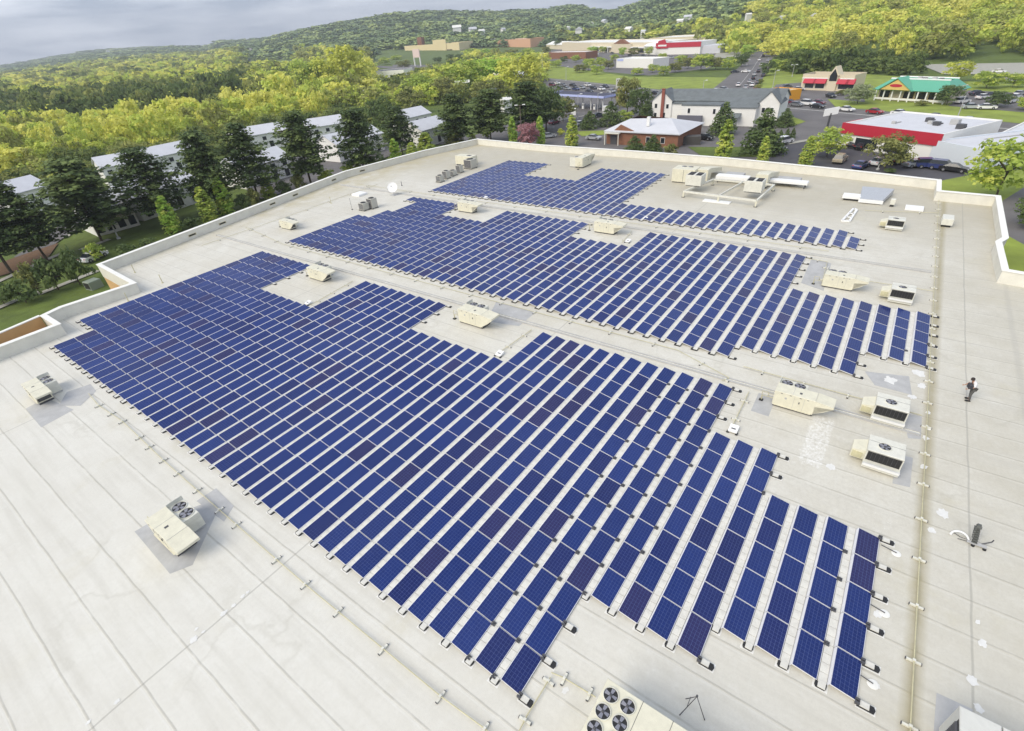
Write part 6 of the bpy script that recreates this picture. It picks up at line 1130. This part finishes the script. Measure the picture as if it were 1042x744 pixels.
# ------------------------------------------------------------------ the person on the roof
SKIN = mat('skin', (.42, .24, .16), .6); HAIR = mat('dark_hair', (.03, .022, .018), .7); SHIRT = mat('white_shirt_cloth', (.74, .74, .74), .85); SHORT = mat('dark_grey_trousers', (.09, .09, .085), .9); BAG = mat('dark_shoulder_bag', (.045, .045, .055), .8)
q = P(984.5, 407, 0); pr = empty('person', (q[0], q[1], 0), math.atan2(.81, -.58)-.35, label='person in white shirt and dark trousers stooping slightly, holding a dark bag in front', cat='person')
def skinned(name, V, E_, R_, par, m_, sub=2, root=0):
    me = bpy.data.meshes.new(name); me.from_pydata(V, E_, []); o = bpy.data.objects.new(name, me); COL.objects.link(o); o.parent = par
    s = o.modifiers.new('skin', 'SKIN'); s.use_smooth_shade = True
    for k, r in enumerate(R_): me.skin_vertices[0].data[k].radius = (r, r)
    me.skin_vertices[0].data[root].use_root = True; u = o.modifiers.new('sub', 'SUBSURF'); u.levels = u.render_levels = sub; me.materials.append(m_); return o
# facing +x, stooping forward a little
J = dict(pel=(0, 0, .93), wa=(.03, 0, 1.08), ch=(.12, 0, 1.27), nk=(.20, 0, 1.42), hd=(.27, 0, 1.51), ht=(.30, 0, 1.62), hl=(0, .10, .90), hr=(0, -.10, .90), kl=(.06, .12, .50), kr=(-.03, -.12, .50), al=(-.02, .13, .09), ar=(-.10, -.13, .09), tl=(.12, .15, .04), tr=(.04, -.15, .04),
         sl=(.12, .19, 1.38), sr=(.12, -.19, 1.38), el=(.14, .27, 1.12), er=(.20, -.27, 1.14), wl=(.32, .24, .98), wr=(.40, -.16, 1.02), hal=(.39, .22, .95), har=(.47, -.12, 1.01))
nm = list(J); E_ = [('pel', 'wa'), ('wa', 'ch'), ('ch', 'nk'), ('nk', 'hd'), ('hd', 'ht'), ('pel', 'hl'), ('hl', 'kl'), ('kl', 'al'), ('al', 'tl'), ('pel', 'hr'), ('hr', 'kr'), ('kr', 'ar'), ('ar', 'tr'), ('ch', 'sl'), ('sl', 'el'), ('el', 'wl'), ('wl', 'hal'), ('ch', 'sr'), ('sr', 'er'), ('er', 'wr'), ('wr', 'har')]
RR = dict(pel=.135, wa=.125, ch=.145, nk=.06, hd=.095, ht=.07, hl=.095, hr=.095, kl=.06, kr=.06, al=.042, ar=.042, tl=.04, tr=.04, sl=.065, sr=.065, el=.042, er=.042, wl=.03, wr=.03, hal=.035, har=.035)
skinned('body', [J[k] for k in nm], [(nm.index(a), nm.index(b_)) for a, b_ in E_], [RR[k] for k in nm], pr, SKIN)
def sub_skin(name, ks, es, grow, m_):
    return skinned(name, [J[k] for k in ks], [(ks.index(a), ks.index(b_)) for a, b_ in es], [RR[k]+grow for k in ks], pr, m_)
sub_skin('shirt', ['pel', 'wa', 'ch', 'sl', 'sr', 'el', 'er'], [('pel', 'wa'), ('wa', 'ch'), ('ch', 'sl'), ('ch', 'sr'), ('sl', 'el'), ('sr', 'er')], .022, SHIRT)
sub_skin('trousers', ['pel', 'hl', 'hr', 'kl', 'kr', 'al', 'ar'], [('pel', 'hl'), ('hl', 'kl'), ('kl', 'al'), ('pel', 'hr'), ('hr', 'kr'), ('kr', 'ar')], .018, SHORT)
m = MB(); m.lathe((.27, 0, 1.50), [(.098, 0), (.108, .06), (.095, .13), (.05, .165)], 14); m.build('hair', HAIR, pr, True)
for s, a_ in ((1, 'tl'), (-1, 'tr')): x, y, z = J[a_]; m = MB(); m.bbox(x-.20, y-.05, 0, x+.07, y+.05, .10, .03); m.build('shoe', BLACK, pr)
for a_, s in (('hal', 1), ('har', -1)):
    x, y, z = J[a_]
    for k in range(5): d_ = (k-2)*.018; m = MB(); m.tube((x+.02, y+d_, z), (x+.085-.01*abs(k-1.5), y+d_*1.1, z-.015), .009, .008, 6); m.tube((x+.085-.01*abs(k-1.5), y+d_*1.1, z-.015), (x+.11-.01*abs(k-1.5), y+d_, z-.05), .008, .007, 6); m.build('finger', SKIN, pr)
for s in (-1, 1): m = MB(); m.lathe((.355, s*.035, 1.53), [(.012, 0), (.012, .012)], 8); m.build('eye', HAIR, pr)
m = MB(); m.hexa([(.355, -.012, 1.49), (.38, -.01, 1.49), (.38, .01, 1.49), (.355, .012, 1.49), (.35, -.008, 1.535), (.362, -.006, 1.535), (.362, .006, 1.535), (.35, .008, 1.535)]); m.build('nose', SKIN, pr)
m = MB(); m.bbox(.20, -.02, .98, .40, .30, 1.30, .06); o = m.build('shoulder_bag', BAG); o.parent = None; o.location = pr.location; o.rotation_euler = pr.rotation_euler; o.location[2] = .02; tag(o, 'dark bag held in front of the person on the roof', 'bag')
# ------------------------------------------------------------------ air between here and the hills
HAZE = True
if HAZE:
    m = MB(); m.box(-6600, -6600, ZG-1, 6600, 6600, 330); o = tag(m.build('haze', bpy.data.materials.new('haze_air')), kind='stuff', label='thin pale haze over the whole place', cat='haze')
    hm = o.data.materials[0]; hm.use_nodes = True; t = hm.node_tree; t.nodes.clear(); ou = t.nodes.new('ShaderNodeOutputMaterial'); pv = t.nodes.new('ShaderNodeVolumePrincipled'); pv.inputs['Color'].default_value = (.86, .92, 1, 1); pv.inputs['Density'].default_value = .00022; pv.inputs['Anisotropy'].default_value = .2
    t.links.new(pv.outputs[0], ou.inputs['Volume'])
